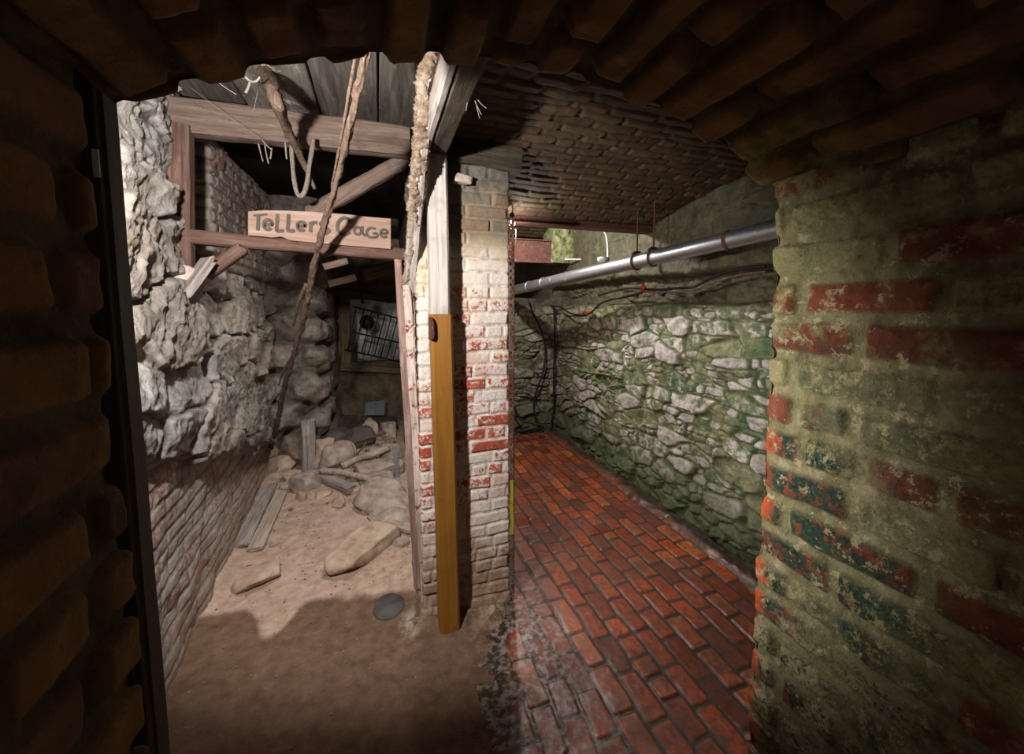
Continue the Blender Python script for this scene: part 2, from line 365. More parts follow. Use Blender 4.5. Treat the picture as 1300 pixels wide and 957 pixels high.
def m_wood(name, a, b, c3, grain=14, ro=.85, fleck=None, spec=.25):
    g = G(name); v = g.scale(grain*2.2, grain*2.2, grain*.16); n = g.noise(1.6, 7, .7, v, .6); n2 = g.noise(7, 5, .6); f = g.noise(120, 3, .7, g.scale(1, 1, .2))
    c = g.ramp(n, [(.28, a), (.5, b), (.72, c3)]); c = g.mix(g.ss(n2, .5, .7, 0, .5), c, a)
    if fleck: c = g.mix(g.ss(g.noise(fleck[1], 6, .8), fleck[2], fleck[2]+.05), c, fleck[0])
    c = g.mix(g.ss(f, .62, .72, 0, .5), c, a)
    g.bump(n, .5, .006); g.bump(f, .3, .002); return g.out(c, ro, 0, spec)
def m_stone(name, a, b, c3):
    g = G(name); n = g.noise(7, 6, .65); f = g.noise(60, 5, .7)
    c = g.ramp(n, [(.3, a), (.5, b), (.72, c3)]); c = g.mix(g.ss(f, .6, .74, 0, .5), c, a)
    g.bump(n, .5, .01); g.bump(f, .6, .003); return g.out(c, .9, 0, .15)
def m_metal(name, base, rust, amt, ro=.35):
    g = G(name); n = g.noise(9, 6, .7); f = g.noise(70, 5, .75); k = g.ss(n, 1-amt-.08, 1-amt+.08)
    c = g.mix(g.ss(f, .4, .6, 0, .3), base, '#6c6a68'); r = g.ramp(f, [(.3, '#2a1710'), (.55, rust), (.8, '#8a5236')])
    c = g.mix(k, c, r); g.bump(f, .4, .002)
    return g.out(c, g.ss(k, 0, 1, ro, .85), g.ss(k, 0, 1, .9, .1), .5)
def m_emit(name, col, st):
    g = G(name); g.b.inputs['Base Color'].default_value = hx(col); g.b.inputs['Emission Color'].default_value = hx(col); g.b.inputs['Emission Strength'].default_value = st; return g.m
def m_plain(name, a, b, ro=.7, spec=.3, sc=30):
    g = G(name); n = g.noise(sc, 5, .7); c = g.ramp(n, [(.35, a), (.65, b)]); g.bump(n, .3, .004); return g.out(c, ro, 0, spec)

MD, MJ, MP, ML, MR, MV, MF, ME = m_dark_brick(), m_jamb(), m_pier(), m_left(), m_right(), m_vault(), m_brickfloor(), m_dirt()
W_brown = m_wood('dusty_brown_timber', '#3d312a', '#6a5a50', '#85756a')
W_grey = m_wood('weathered_grey_wood', '#4d4641', '#8e8580', '#b3aca6', fleck=('#2e2824', 22, .66))
W_pale = m_wood('pale_old_plank', '#75675a', '#a5968a', '#c4b8ad')
W_board = m_wood('sooty_ceiling_board', '#2a2622', '#4c4741', '#6b655c', 10, fleck=('#8f897e', 9, .62))
W_rail = m_wood('reddish_brown_rail', '#3b2a24', '#5d463d', '#776259')
W_ochre = m_wood('ochre_painted_wood', '#6c4716', '#82571d', '#8c6028', 5, .5, fleck=('#c9ab7a', 38, .71), spec=.4)
W_upper = m_wood('stained_grey_post_wood', '#77706a', '#aaa39d', '#c6c0bb', 6, fleck=('#3b3633', 13, .64))
W_bloom = m_wood('bloomed_ceiling_board', '#3a342e', '#625c54', '#847d74', 10, fleck=('#a8a49c', 12, .56))
W_sign = m_wood('pale_sign_board', '#7b5f50', '#937a6c', '#a8948a', 7)
W_branch = m_wood('bare_brown_stick', '#33271f', '#5c4b40', '#7d6c5e', 20)
W_paint = m_wood('flaking_white_batten', '#6e5146', '#b9aaa0', '#ddd5cd', 10, fleck=('#6e2f22', 26, .56))
W_redb = m_wood('flaking_red_batten', '#5d4238', '#8c7268', '#b5a79e', 10, fleck=('#7c4235', 30, .60))
W_dark = m_wood('dark_frame_wood', '#1c1813', '#3a3228', '#51483a')
W_yel = m_wood('yellowed_window_wood', '#3a3024', '#61533f', '#7b6c56')
S_pale = m_stone('pale_rubble', '#75675c', '#a3948a', '#c2b6ad')
S_tan = m_stone('tan_rubble', '#85705f', '#b09a87', '#cbb8a6')
S_slate = m_stone('slate_disc_stone', '#3c3a3b', '#55514f', '#625c58')
S_wall = m_stone('back_wall_render', '#3e3529', '#5f5443', '#7a6f5a')
S_lit = m_stone('pale_far_render', '#8b857c', '#b7b2aa', '#dad6cf')
P_crumb = None
def m_crumb():
    g = G('crumbling_plaster'); n = g.noise(18, 7, .75); f = g.noise(70, 5, .8)
    c = g.ramp(n, [(.3, '#2f231a'), (.45, '#7d6a58'), (.6, '#a39282'), (.8, '#c4b8aa')]); c = g.mix(g.ss(f, .56, .66), c, '#39281b')
    g.bump(n, .9, .012); g.bump(f, .9, .006); return g.out(c, .95, 0, .1)
P_crumb = m_crumb()
K_dark = m_plain('dark_letter_paint', '#463f3a', '#5a524b', .9)
K_black = m_plain('black_cable_rubber', '#0d0c0b', '#1d1a17', .6)
K_red = m_plain('red_plastic', '#8c1f18', '#a82c22', .5)
K_white = m_plain('white_conduit', '#b8b8b4', '#d2d2ce', .4, .5)
K_web = m_plain('grey_cobweb', '#5f5b55', '#85817a', .95)
K_rope = m_plain('dusty_rope', '#5b5049', '#857a70', .95, sc=120)
Z_pipe = m_metal('galvanized_pipe', '#b4b9c0', '#5e3a26', .33, .3)
Z_rust = m_metal('rusty_iron', '#5a5552', '#55301f', .75, .5)
Z_strip = m_metal('rusty_perforated_strip', '#a29a90', '#5b3526', .55, .5)
Z_beam = m_metal('rusty_steel_beam', '#8d8290', '#6b453a', .62, .5)
Z_black = m_plain('black_steel', '#15120f', '#2a241d', .6, .4)
M_mossc = m_plain('mossy_concrete', '#4a5a2c', '#9a9676', .9, .2, 14)

# ------------------------------------------------------------------ near arch
XL, XR, YF, ZS = -.27, .742, .60, 1.82
def arch_pt(s):      # s 0..1 along the intrados; a low segmental arch
    x = XL+(XR-XL)*s; r = .135; hw = (XR-XL)/2; R = (hw*hw+r*r)/(2*r); cx = (XL+XR)/2
    dx = x-cx; return x, ZS+math.sqrt(R*R-dx*dx)-(R-r), dx/R, math.sqrt(1-(dx/R)**2)
def build_front():
    # jamb left: inner face looks +X; path runs from behind the camera to the outer edge then round the corner
    U, Z, P, N = wall_surf([(XL, -.9), (XL, .54), (XL-.5, .54)], 0, ZS+.06, .004, -1, .016)
    m, br, b2, du, dv, sd = bricks(U, Z, .21, .079, .014, .014, .012, 3.0, .2, .009)
    h = m*.010+(br-.5)*.008*m+fbm(U, Z, 40, 3, 1)*.006+fbm(U, Z, 9, 3, 2)*.012-.010+m*du*(b2-.5)*.08
    grid_obj('wall_jamb_left', P+N*h[..., None], MD, dict(bm=m, br=br), 'structure')
    U, Z, P, N = wall_surf([(XR, -.9), (XR, YF), (XR+.9, YF)], 0, ZS+.06, .0035, 1, .014)
    m, br, b2, du, dv, sd = bricks(U+.085, Z-.012, .215, .0715, .012, .012, .010, 5.0, .22, .010)
    er = sst(.1, .3, fbm(U, Z, 12, 4, 8)+.28*(br-.2)); m = m*(1-.55*er)
    h = m*.0135*(1-.6*sst(.86+YF, .9+YF, U))+(br-.5)*.010*m+fbm(U, Z, 60, 3, 4)*.0045+fbm(U, Z, 22, 4, 14)*.008+fbm(U, Z, 9, 3, 2)*.012-.012+m*du*(b2-.5)*.1
    cor = np.abs(U-(.9+YF)+.0)
    grid_obj('wall_jamb_right', P+N*h[..., None], MJ, dict(bm=m, br=br, b2=b2, cor=np.where(U > .9+YF, 0, cor)), 'structure')
    # soffit: courses run through the depth of the arch and turn up the outer face
    ns = int(1.04/.004); s = np.linspace(-.004, 1.004, ns); A = np.array([arch_pt(min(max(k, 0), 1)) for k in s])
    Lx = np.concatenate([[0], np.cumsum(np.hypot(np.diff(A[:, 0]), np.diff(A[:, 1])))])
    Qv, Nv, Lv = path2([(-.9, 0), (YF, 0), (YF, .28)], .004, .014)   # (depth, radial)
    nu, nv = ns, len(Lv); P = np.zeros((nu, nv, 3)); N = np.zeros_like(P)
    rx = A[:, 2][:, None]; rz = A[:, 3][:, None]; rad = Qv[:, 1][None, :]
    P[..., 0] = A[:, 0][:, None]+rx*rad; P[..., 2] = A[:, 1][:, None]+rz*rad; P[..., 1] = Qv[:, 0][None, :]
    nr = Nv[:, 1][None, :]; ny = Nv[:, 0][None, :]
    N[..., 0] = rx*-nr; N[..., 2] = rz*-nr; N[..., 1] = -ny
    Uu, Vv = np.meshgrid(Lx, Lv, indexing='ij')
    m, br, b2, du, dv, sd = bricks(Vv+.03, Uu, .215, .0745, .014, .012, .012, 7.0, .3, .010)
    h = m*.022+(br-.5)*.020*m+(b2-.5)*.25*dv*m+fbm(Vv, Uu, 30, 4, 4)*.010+fbm(Vv, Uu, 9, 4, 2)*.020-.022
    h = h*(1-.5*sst(1.38, 1.50, Vv))
    grid_obj('wall_arch_soffit', P+N*h[..., None], MD, dict(bm=m, br=br), 'structure')
    # the solid masonry the arch is cut through
    bm = bmesh.new()
    def box(x0, x1, y0, y1, z0, z1):
        r = bmesh.ops.create_cube(bm, size=1)['verts']
        for v in r: v.co = Vector(((x0+x1)/2+v.co.x*(x1-x0), (y0+y1)/2+v.co.y*(y1-y0), (z0+z1)/2+v.co.z*(z1-z0)))
    box(-1.15, XL-.035, -.9, .515, 0, 2.75); box(XR+.035, 2.45, -.9, YF-.03, 0, 2.75)
    n = 24
    for i in range(n):
        a, b = arch_pt(i/n), arch_pt((i+1)/n)
        x0, x1 = (a[0] if i else XL-.06), (b[0] if i < n-1 else XR+.06)
        v = [bm.verts.new(c) for c in ((x0, -.9, a[1]+.04), (x1, -.9, b[1]+.04), (x1, -.9, 2.75), (x0, -.9, 2.75), (x0, .54, a[1]+.04), (x1, .54, b[1]+.04), (x1, .54, 2.75), (x0, .54, 2.75))]
        for f in ((0, 1, 2, 3), (7, 6, 5, 4), (0, 4, 5, 1), (3, 2, 6, 7)): bm.faces.new([v[k] for k in f])
    box(-1.15, 2.45, -1.0, -.9, 0, 2.75)
    o = link_bm('wall_front', bm, S_wall, False); o['kind'] = 'structure'
build_front()

# ------------------------------------------------------------------ floors
def fz(x, y):
    x = np.asarray(x, float); y = np.asarray(y, float)
    h = fbm(x, y, 1.3, 4, 3)*.05+fbm(x, y, 9, 4, 5)*.014+fbm(x, y, 45, 3, 6)*.005
    pile = np.exp(-((x+.25)/.42)**2-((y-4.55)/.75)**2)*.22; h = h+pile
    edge = np.exp(-((y-1.92)/.10)**2)*sst(.08, .22, x)*sst(.78, .6, x)*.035; h = h+edge*(1+fbm(x, y, 20, 3, 9)*1.5)
    lw = np.exp(-((x+.98)/.12)**2)*.05*sst(.6, 2, y); return h+lw
def fzs(x, y): return float(fz(np.array([[x]]), np.array([[y]]))[0, 0])
def build_floors():
    xs = np.arange(-1.2, .70, .0075); ys = np.arange(-.9, 6.3, .0075); X, Y = np.meshgrid(xs, ys, indexing='ij')
    Zz = fz(X, Y); brd = .63-.40*np.clip(1.88-Y, 0, .5)+fbm(X, Y, 6, 4, 12)*.10; Zz = Zz-sst(-.03, .03, X-brd)*.06
    P = np.stack([X, Y, Zz], -1)
    bx, by = X, Y
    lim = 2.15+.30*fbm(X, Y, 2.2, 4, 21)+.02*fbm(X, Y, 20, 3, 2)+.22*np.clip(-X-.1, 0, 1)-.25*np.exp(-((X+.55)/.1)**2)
    near_brown = sst(.03, -.03, Y-lim)  # browner soil on the near side of an uneven line
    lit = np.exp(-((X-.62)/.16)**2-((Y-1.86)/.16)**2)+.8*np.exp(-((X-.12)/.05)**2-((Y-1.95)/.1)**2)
    grid_obj('floor', P, ME, dict(near_brown=near_brown*.85, lit=np.clip(lit, 0, 1)), 'structure')
    xs = np.arange(.35, 2.4, .005); ys = np.arange(-.9, 5.2, .005); X, Y = np.meshgrid(xs, ys, indexing='ij')
    m, br, b2, du, dv, sd = bricks(Y, X, .205, .104, .008, .016, .010, 12.0, .10, .012)
    strip = sst(1.96, 2.04, X+fbm(X, Y, 5, 3, 2)*.12)      # earth banked against the wall
    m = m*(1-strip)*sst(-.03, .03, X-(.66-.40*np.clip(1.95-Y, 0, .5))+fbm(X, Y, 7, 3, 7)*.08)
    h = m*.0045+(br-.5)*.007*m+du*(b2-.5)*.05*m+fbm(X, Y, 2, 3, 5)*.02+fbm(X, Y, 40, 3, 6)*.003+strip*(.035+fbm(X, Y, 12, 4, 1)*.03)
    dull = sst(.95, .85, X+fbm(X, Y, 2, 2, 4)*.05)*sst(1.6, 2.0, Y)
    salt = sst(1.05, .6, X)*sst(2.2, 1.7, Y)
    P = np.stack([X, Y, h-.004], -1)
    grid_obj('floor', P, MF, dict(bm=m, br=br, b2=b2, dull=dull, salt=salt), 'structure')
build_floors()

# ------------------------------------------------------------------ left wall, quoin, far walls
def build_left():
    pts = [(-.80, .58), (-.86, 1.95), (-1.0, 4.25), (-.58, 4.3), (-.62, 5.75)]
    U, Z, P, N = wall_surf(pts, -.05, 2.62, .0075, -1, .06)
    Y = P[..., 1]; X = P[..., 0]
    f, idd, cx, cy = stones(U, Z+.05, .50, .25, 31.0, .46, 2.4)
    rdg = 1-np.abs(fbm(U, Z, 7, 5, 71))*4; rdg2 = 1-np.abs(fbm(U, Z, 22, 4, 73))*4
    m = sst(.01, .12, f)
    hs = m*.040+rdg*.022+rdg2*.008+(idd-.5)*.07*m+(cx*(hsh(idd, 1)-.5)*.12+cy*(hsh(idd, 2)-.5)*.10)*m+fbm(U, Z, 8, 5, 2)*.05+fbm(U, Z, 38, 4, 5)*.018
    plaster = sst(.0, .12, fbm(U, Z, 1.6, 2, 44)+.05)*(Y < 3.2)*sst(1.0, 1.1, Z)*sst(1.9, 1.7, Z); hs = hs*(1-plaster*.45)+plaster*(.05+fbm(U, Z, 14, 4, 9)*.035)
    quoin = sst(4.0, 4.2, Y)
    f2, id2, qx, qy = stones(U, Z, .46, .30, 77.0, .25, 2.4); mq = sst(.02, .5, f2)
    hs = hs*(1-quoin)+quoin*(mq*.10+(id2-.5)*.03+fbm(U, Z, 14, 4, 2)*.03)
    zb = .99-.31*(Y-1.95)+fbm(U, Z*0, 3, 3, 6)*.22
    low = sst(.01, -.015, Z-zb)*sst(4.2, 4.0, Y)
    mb, br, b2, du, dv, sd = bricks(U, Z, .2, .072, .010, .010, .010, 9.0, .2, .010)
    hb = mb*.006+(br-.5)*.008+fbm(U, Z, 5, 3, 3)*.04+fbm(U, Z, 40, 3, 5)*.006-.02
    h = hs*(1-low)+hb*low
    up = sst(1.80, 1.86, Z+fbm(U, Z, 6, 2, 4)*.08)*sst(2.28, 2.36, Y)*sst(4.2, 4.0, Y)   # behind the cage frame the stone stops; bricks hang above
    h = h-up*.34
    mm = np.where(low > .5, mb, np.where(quoin > .5, mq, m)); rr = np.where(low > .5, br, idd)
    grid_obj('wall_left', P+N*h[..., None], ML, dict(bm=mm, br=rr, low=low), 'structure')
    # brick return that hangs over the stone behind the cage frame
    U, Z, P, N = wall_surf([(-1.30, 2.80), (-.90, 2.80), (-.93, 4.3)], 1.76, 2.6, .006, 1, .03)
    N = -N
    mb, br, b2, du, dv, sd = bricks(U+.05, Z, .2, .070, .010, .010, .010, 19.0, .2, .008)
    h = mb*.012+(br-.5)*.012+fbm(U, Z, 9, 4, 3)*.03+fbm(U, Z, 45, 3, 5)*.01
    h = h-sst(1.86, 1.76, Z+fbm(U, Z, 7, 3, 5)*.08)*.10
    grid_obj('wall_brick_return', P+N*h[..., None], ML, dict(bm=mb, br=br*.9+.1, low=np.ones_like(U)), 'structure')
build_left()
def build_right():
    pts = [(2.30, .55), (2.22, 1.8), (2.22, 4.70), (.4, 4.74)]
    U, Z, P, N = wall_surf(pts, -.03, 2.75, .0085, 1, .05)
    f, idd, cx, cy = stones(U, Z, .30, .115, 51.0, .47, 2.6); m = sst(.01, .16, f)
    f3, id3, c3, c4 = stones(U, Z+.4, .13, .06, 61.0); m3 = sst(.01, .2, f3)
    small = (hsh(idd, 7) < .45)*1.0
    m = np.where(small > .5, np.minimum(m, m3), m); rr = np.where(small > .5, id3, idd)
    h = m*.022+(idd-.5)*.04*m+(1-np.abs(fbm(U, Z, 18, 4, 73))*4)*.008+(cx*(hsh(idd, 1)-.5)*.08+cy*(hsh(idd, 2)-.5)*.06)*m+fbm(U, Z, 6, 5, 2)*.05+fbm(U, Z, 40, 4, 5)*.012
    batter = sst(.55, 0, Z)*.10; h = h+batter
    Zw = Z+fbm(U, Z, 3, 3, 15)*.05
    rec = sst(1.60, 1.64, Zw)*sst(1.86, 1.82, Zw); upz = sst(1.83, 1.88, Zw)
    h = h-rec*.09+upz*(.06-h*.6); m = np.maximum(m, upz*.9)
    h = h-sst(4.60, 4.70, P[..., 1])*sst(2.15, 2.05, P[..., 0])*sst(1.70, 1.75, Zw)*.9
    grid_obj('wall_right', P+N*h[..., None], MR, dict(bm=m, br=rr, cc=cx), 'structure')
build_right()

# brick pillar between the two rooms
def build_pier():
    U, Z, P, N = wall_surf([(.185, 2.42), (.185, 1.95), (.635, 1.95), (.635, 2.42)], -.02, 2.30, .0042, -1, .010)
    N = -N if (N[U.shape[0]//2, 0, 1] > 0) else N
    m, br, b2, du, dv, sd = bricks(U+.02, Z, .205, .0655, .009, .007, .007, 15.0, .25, .006)
    h = m*.007+(br-.5)*.007*m+fbm(U, Z, 50, 3, 4)*.004+fbm(U, Z, 7, 3, 2)*.012+m*du*(b2-.5)*.06
    h = h+sst(2.05, 2.2, Z)*(fbm(U, Z, 9, 4, 31)*.06)+sst(.12, 0, Z)*.02
    o = grid_obj('brick_pillar', P+N*h[..., None], MP, dict(bm=m, br=br)); tag(o, 'whitewashed brick pillar with flaking red bricks between the dirt room and brick corridor', 'pillar')
    # closing back and top so that the pillar is a solid body
    bm = bmesh.new(); r = bmesh.ops.create_cube(bm, size=1)['verts']
    for v in r: v.co = Vector((.41+v.co.x*.44, 2.20+v.co.y*.46, 1.14+v.co.z*2.30))
    core = link_bm('core', bm, S_wall, False); core.parent = o
    # dividing wall continuing behind the pillar
    U, Z, P, N = wall_surf([(.25, 4.75), (.25, 2.43), (.52, 2.43), (.52, 4.75)], -.02, 2.6, .02, -1, .02)
    N = -N if (N[0, 0, 0] > 0) else N
    m, br, *_ = bricks(U, Z, .2, .067, .01, .008, .02, 16.0)
    grid_obj('wall_divider', P+N*((m*.006)[..., None]), MP, dict(bm=m, br=br), 'structure')
build_pier()

# ------------------------------------------------------------------ ceilings
def build_vault():
    y0, y1, zs, rise = .56, 2.78, 2.26, .15; hw = (y1-y0)/2; R = (hw*hw+rise*rise)/(2*rise); th = math.asin(hw/R)
    ns = int(2*th*R/.006); a = np.linspace(-th, th, ns); xs = np.arange(.20, 2.45, .006)
    Xx, A = np.meshgrid(xs, a, indexing='ij'); cyy = (y0+y1)/2; cz = zs+rise-R
    m, br, b2, du, dv, sd = bricks(Xx, (A+th)*R, .205, .070, .011, .010, .010, 23.0, .12, .009)
    h = m*.009+(br-.5)*.010*m+fbm(Xx, A*R, 6, 4, 3)*.02+fbm(Xx, A*R, 40, 3, 3)*.006
    r = R-h; P = np.stack([Xx, cyy+np.sin(A)*r, cz+np.cos(A)*r], -1)
    grid_obj('ceiling', P, MV, dict(bm=m, br=br), 'structure')
    # farther vault, higher
    y0, y1, zs, rise = 3.0, 4.75, 2.48, .18; hw = (y1-y0)/2; R = (hw*hw+rise*rise)/(2*rise); th = math.asin(hw/R)
    ns = int(2*th*R/.010); a = np.linspace(-th, th, ns); xs = np.arange(.40, 2.45, .010)
    Xx, A = np.meshgrid(xs, a, indexing='ij'); cyy = (y0+y1)/2; cz = zs+rise-R
    m, br, b2, du, dv, sd = bricks(Xx, (A+th)*R, .205, .070, .011, .010, .012, 24.0, .12, .009)
    P = np.stack([Xx, cyy+np.sin(A)*(R-m*.01), cz+np.cos(A)*(R-m*.01)], -1)
    grid_obj('ceiling', P, MV, dict(bm=m, br=br), 'structure')
    bm = bmesh.new()
    def box(x0, x1, y0, y1, z0, z1):
        r = bmesh.ops.create_cube(bm, size=1)['verts']
        for v in r: v.co = Vector(((x0+x1)/2+v.co.x*(x1-x0), (y0+y1)/2+v.co.y*(y1-y0), (z0+z1)/2+v.co.z*(z1-z0)))
    box(-1.4, 2.5, -1.0, 6.6, 2.78, 2.9); box(.25, 2.45, 2.86, 3.02, 2.30, 2.8)
    o = link_bm('ceiling_slab', bm, m_stone('dark_void_ceiling', '#17130f', '#241e18', '#302820'), False); o['kind'] = 'structure'  # near-black slab colour carries the shade behind the cage frame
build_vault()
def i_beam(name, x0, x1, y, z0, z1, w, mat, label):
    bm = bmesh.new(); t = .012
    pr = [(-w/2, z0), (w/2, z0), (w/2, z0+t), (t/2, z0+t), (t/2, z1-t), (w/2, z1-t), (w/2, z1), (-w/2, z1), (-w/2, z1-t), (-t/2, z1-t), (-t/2, z0+t), (-w/2, z0+t)]
    A = [bm.verts.new((x0, y+a, b)) for a, b in pr]; B = [bm.verts.new((x1, y+a, b)) for a, b in pr]
    for k in range(12): bm.faces.new((A[k], A[(k+1) % 12], B[(k+1) % 12], B[k]))
    bm.faces.new(A[::-1]); bm.faces.new(B); bmesh.ops.recalc_face_normals(bm, faces=bm.faces)
    o = link_bm(name, bm, mat, False); tag(o, label, 'steel beam'); return o
i_beam('steel_beam', .25, 2.42, 2.83, 2.205, 2.32, .10, Z_rust, 'dark rusty steel beam carrying the near edge of the brick vault')
i_beam('steel_beam', .55, 2.40, 4.30, 2.10, 2.36, .10, Z_beam, 'purple-grey rusty steel beam crossing the far end of the corridor ceiling')

# left-hand room ceiling boards running front to back
bx = -1.15; k = 0
for wd in (.30, .27, .33, .28, .31):
    o = plank('ceiling_board', (bx+wd/2, .58, 2.60+.006*(k % 2)), (bx+wd/2, 2.36, 2.60+.006*(k % 2)), wd-.008, .03, W_bloom if k == 2 else W_board, (1, 0, 0), .003, seed=k*5, seg=.12)
    tag(o, ['sooty ceiling board against the left stone wall', 'sooty ceiling board second from the left wall, above the hanging rope', 'pale dusty ceiling board with white bloom behind the leaning stick',
            'brown sooty ceiling board between the leaning stick and the crumbling stud', 'ceiling board hidden above the long grey joist'][k], 'ceiling board', 'boards of the left ceiling')
    bx += wd; k += 1

# ------------------------------------------------------------------ far end of the left room
def far_left():
    bm = bmesh.new()
    def box(x0, x1, y0, y1, z0, z1):
        r = bmesh.ops.create_cube(bm, size=1)['verts']
        for v in r: v.co = Vector(((x0+x1)/2+v.co.x*(x1-x0), (y0+y1)/2+v.co.y*(y1-y0), (z0+z1)/2+v.co.z*(z1-z0)))
    a = aty(441, 380, 5.7); b = aty(441, 461, 5.7)
    box(-1.0, a.x, 5.7, 5.9, 0, 2.8); box(a.x, 1.0, 5.7, 5.9, 0, b.z); box(a.x, 1.0, 5.7, 5.9, a.z, 2.8); box(.55, 1.0, 5.7, 5.9, 0, 2.8)
    bmesh.ops.subdivide_edges(bm, edges=bm.edges, cuts=6, use_grid_fill=True)
    for v in bm.verts: v.co.y += mn.fractal(v.co*3, 1, 2, 3)*.02
    o = link_bm('wall_back', bm, S_wall, False); o['kind'] = 'structure'
    bm = bmesh.new(); box2 = box
    r = bmesh.ops.create_grid(bm, x_segments=60, y_segments=60, size=1)['verts']
    for v in r:
        x, z = v.co.x*1.3, 1.3+v.co.y*1.3; v.co = Vector((x, 6.9+mn.fractal(Vector((x*3, z*3, 1)), 1, 2, 4)*.08, z))
    o = link_bm('wall_beyond_window', bm, S_lit, True); o['kind'] = 'structure'
    f = empty('window_1', (a.x+.3, 5.66, b.z)); f['kind'] = 'structure'
    z0, z1 = b.z-.02, a.z+.03; y = 5.66
    plank('stile', (a.x-.04, y, z0-.05), (a.x-.03, y, z1+.06), .12, .06, W_yel, (1, 0, 0), .006, parent=f, seed=1)
    plank('head', (a.x-.10, y, z1+.07), (.60, y, z1-.10), .09, .06, W_yel, (0, 0, 1), .006, parent=f, seed=2)
    plank('sill', (a.x-.10, y-.02, z0-.02), (.60, y-.02, z0-.14), .08, .12, W_yel, (0, 0, 1), .006, parent=f, seed=3)
    plank('stile', (.45, y, z0-.10), (.45, y, z1), .12, .06, W_yel, (1, 0, 0), .006, parent=f, seed=4)
    # bar grille leaning behind the opening
    gr = empty('bar_grille', aty(480, 455, 5.5), 'leaning iron bar grille in the far window opening', 'grille')
    for i, (x0, x1) in enumerate([(452, 441), (462, 450), (472, 459), (481, 467), (489, 475), (497, 483), (505, 491), (513, 499), (521, 507)]):
        tube('bar', [aty(x0, 392+(x0-452)*.22, 5.58), aty(x1, 446+(x1-441)*.18, 5.52)], .008, Z_black, 8, 0, 0, 1, gr)
    for (xa, ya, xb, yb) in ((448, 389, 524, 409), (446, 421, 516, 437), (438, 444, 508, 459)):
        tube('rail', [aty(xa, ya, 5.56), aty(xb, yb, 5.56)], .011, Z_black, 8, 0, 0, 1, gr)
    o = tube('stovepipe_disc', [aty(466, 409, 5.9), aty(466, 409, 5.94)], .10, Z_black, 24, 0, 0, 1)
    o.name = 'round_cover'; tag(o, 'dark round cover seen through the far window bars', 'cover')
far_left()

# ------------------------------------------------------------------ cage frame and timbers
YC = 2.27
fr = empty('cage_frame', (-.3, YC, 1.78), "brown timber frame of the teller's cage opening fixed between left wall and pillar", 'timber frame')
pa, pb = aty(208, 146, YC), aty(520, 182, YC)
plank('top_beam', pa, pb, .15, .09, W_brown, (0, 0, 1), .005, parent=fr, seed=3, seg=.04)
pa, pb = aty(226, 300, YC-.02), aty(518, 324, YC-.02)
plank('rail', (pa.x, pa.y, pa.z), (pb.x, pb.y, pb.z), .062, .075, W_rail, (0, 0, 1), .004, parent=fr, seed=5, seg=.04)
pa, pb = aty(231, 340, YC-.03), aty(229, 160, YC-.03)
plank('hanging_stud', pa, pb, .085, .07, W_rail, (1, 0, 0), .005, parent=fr, seed=8, seg=.04, ragged=.01)

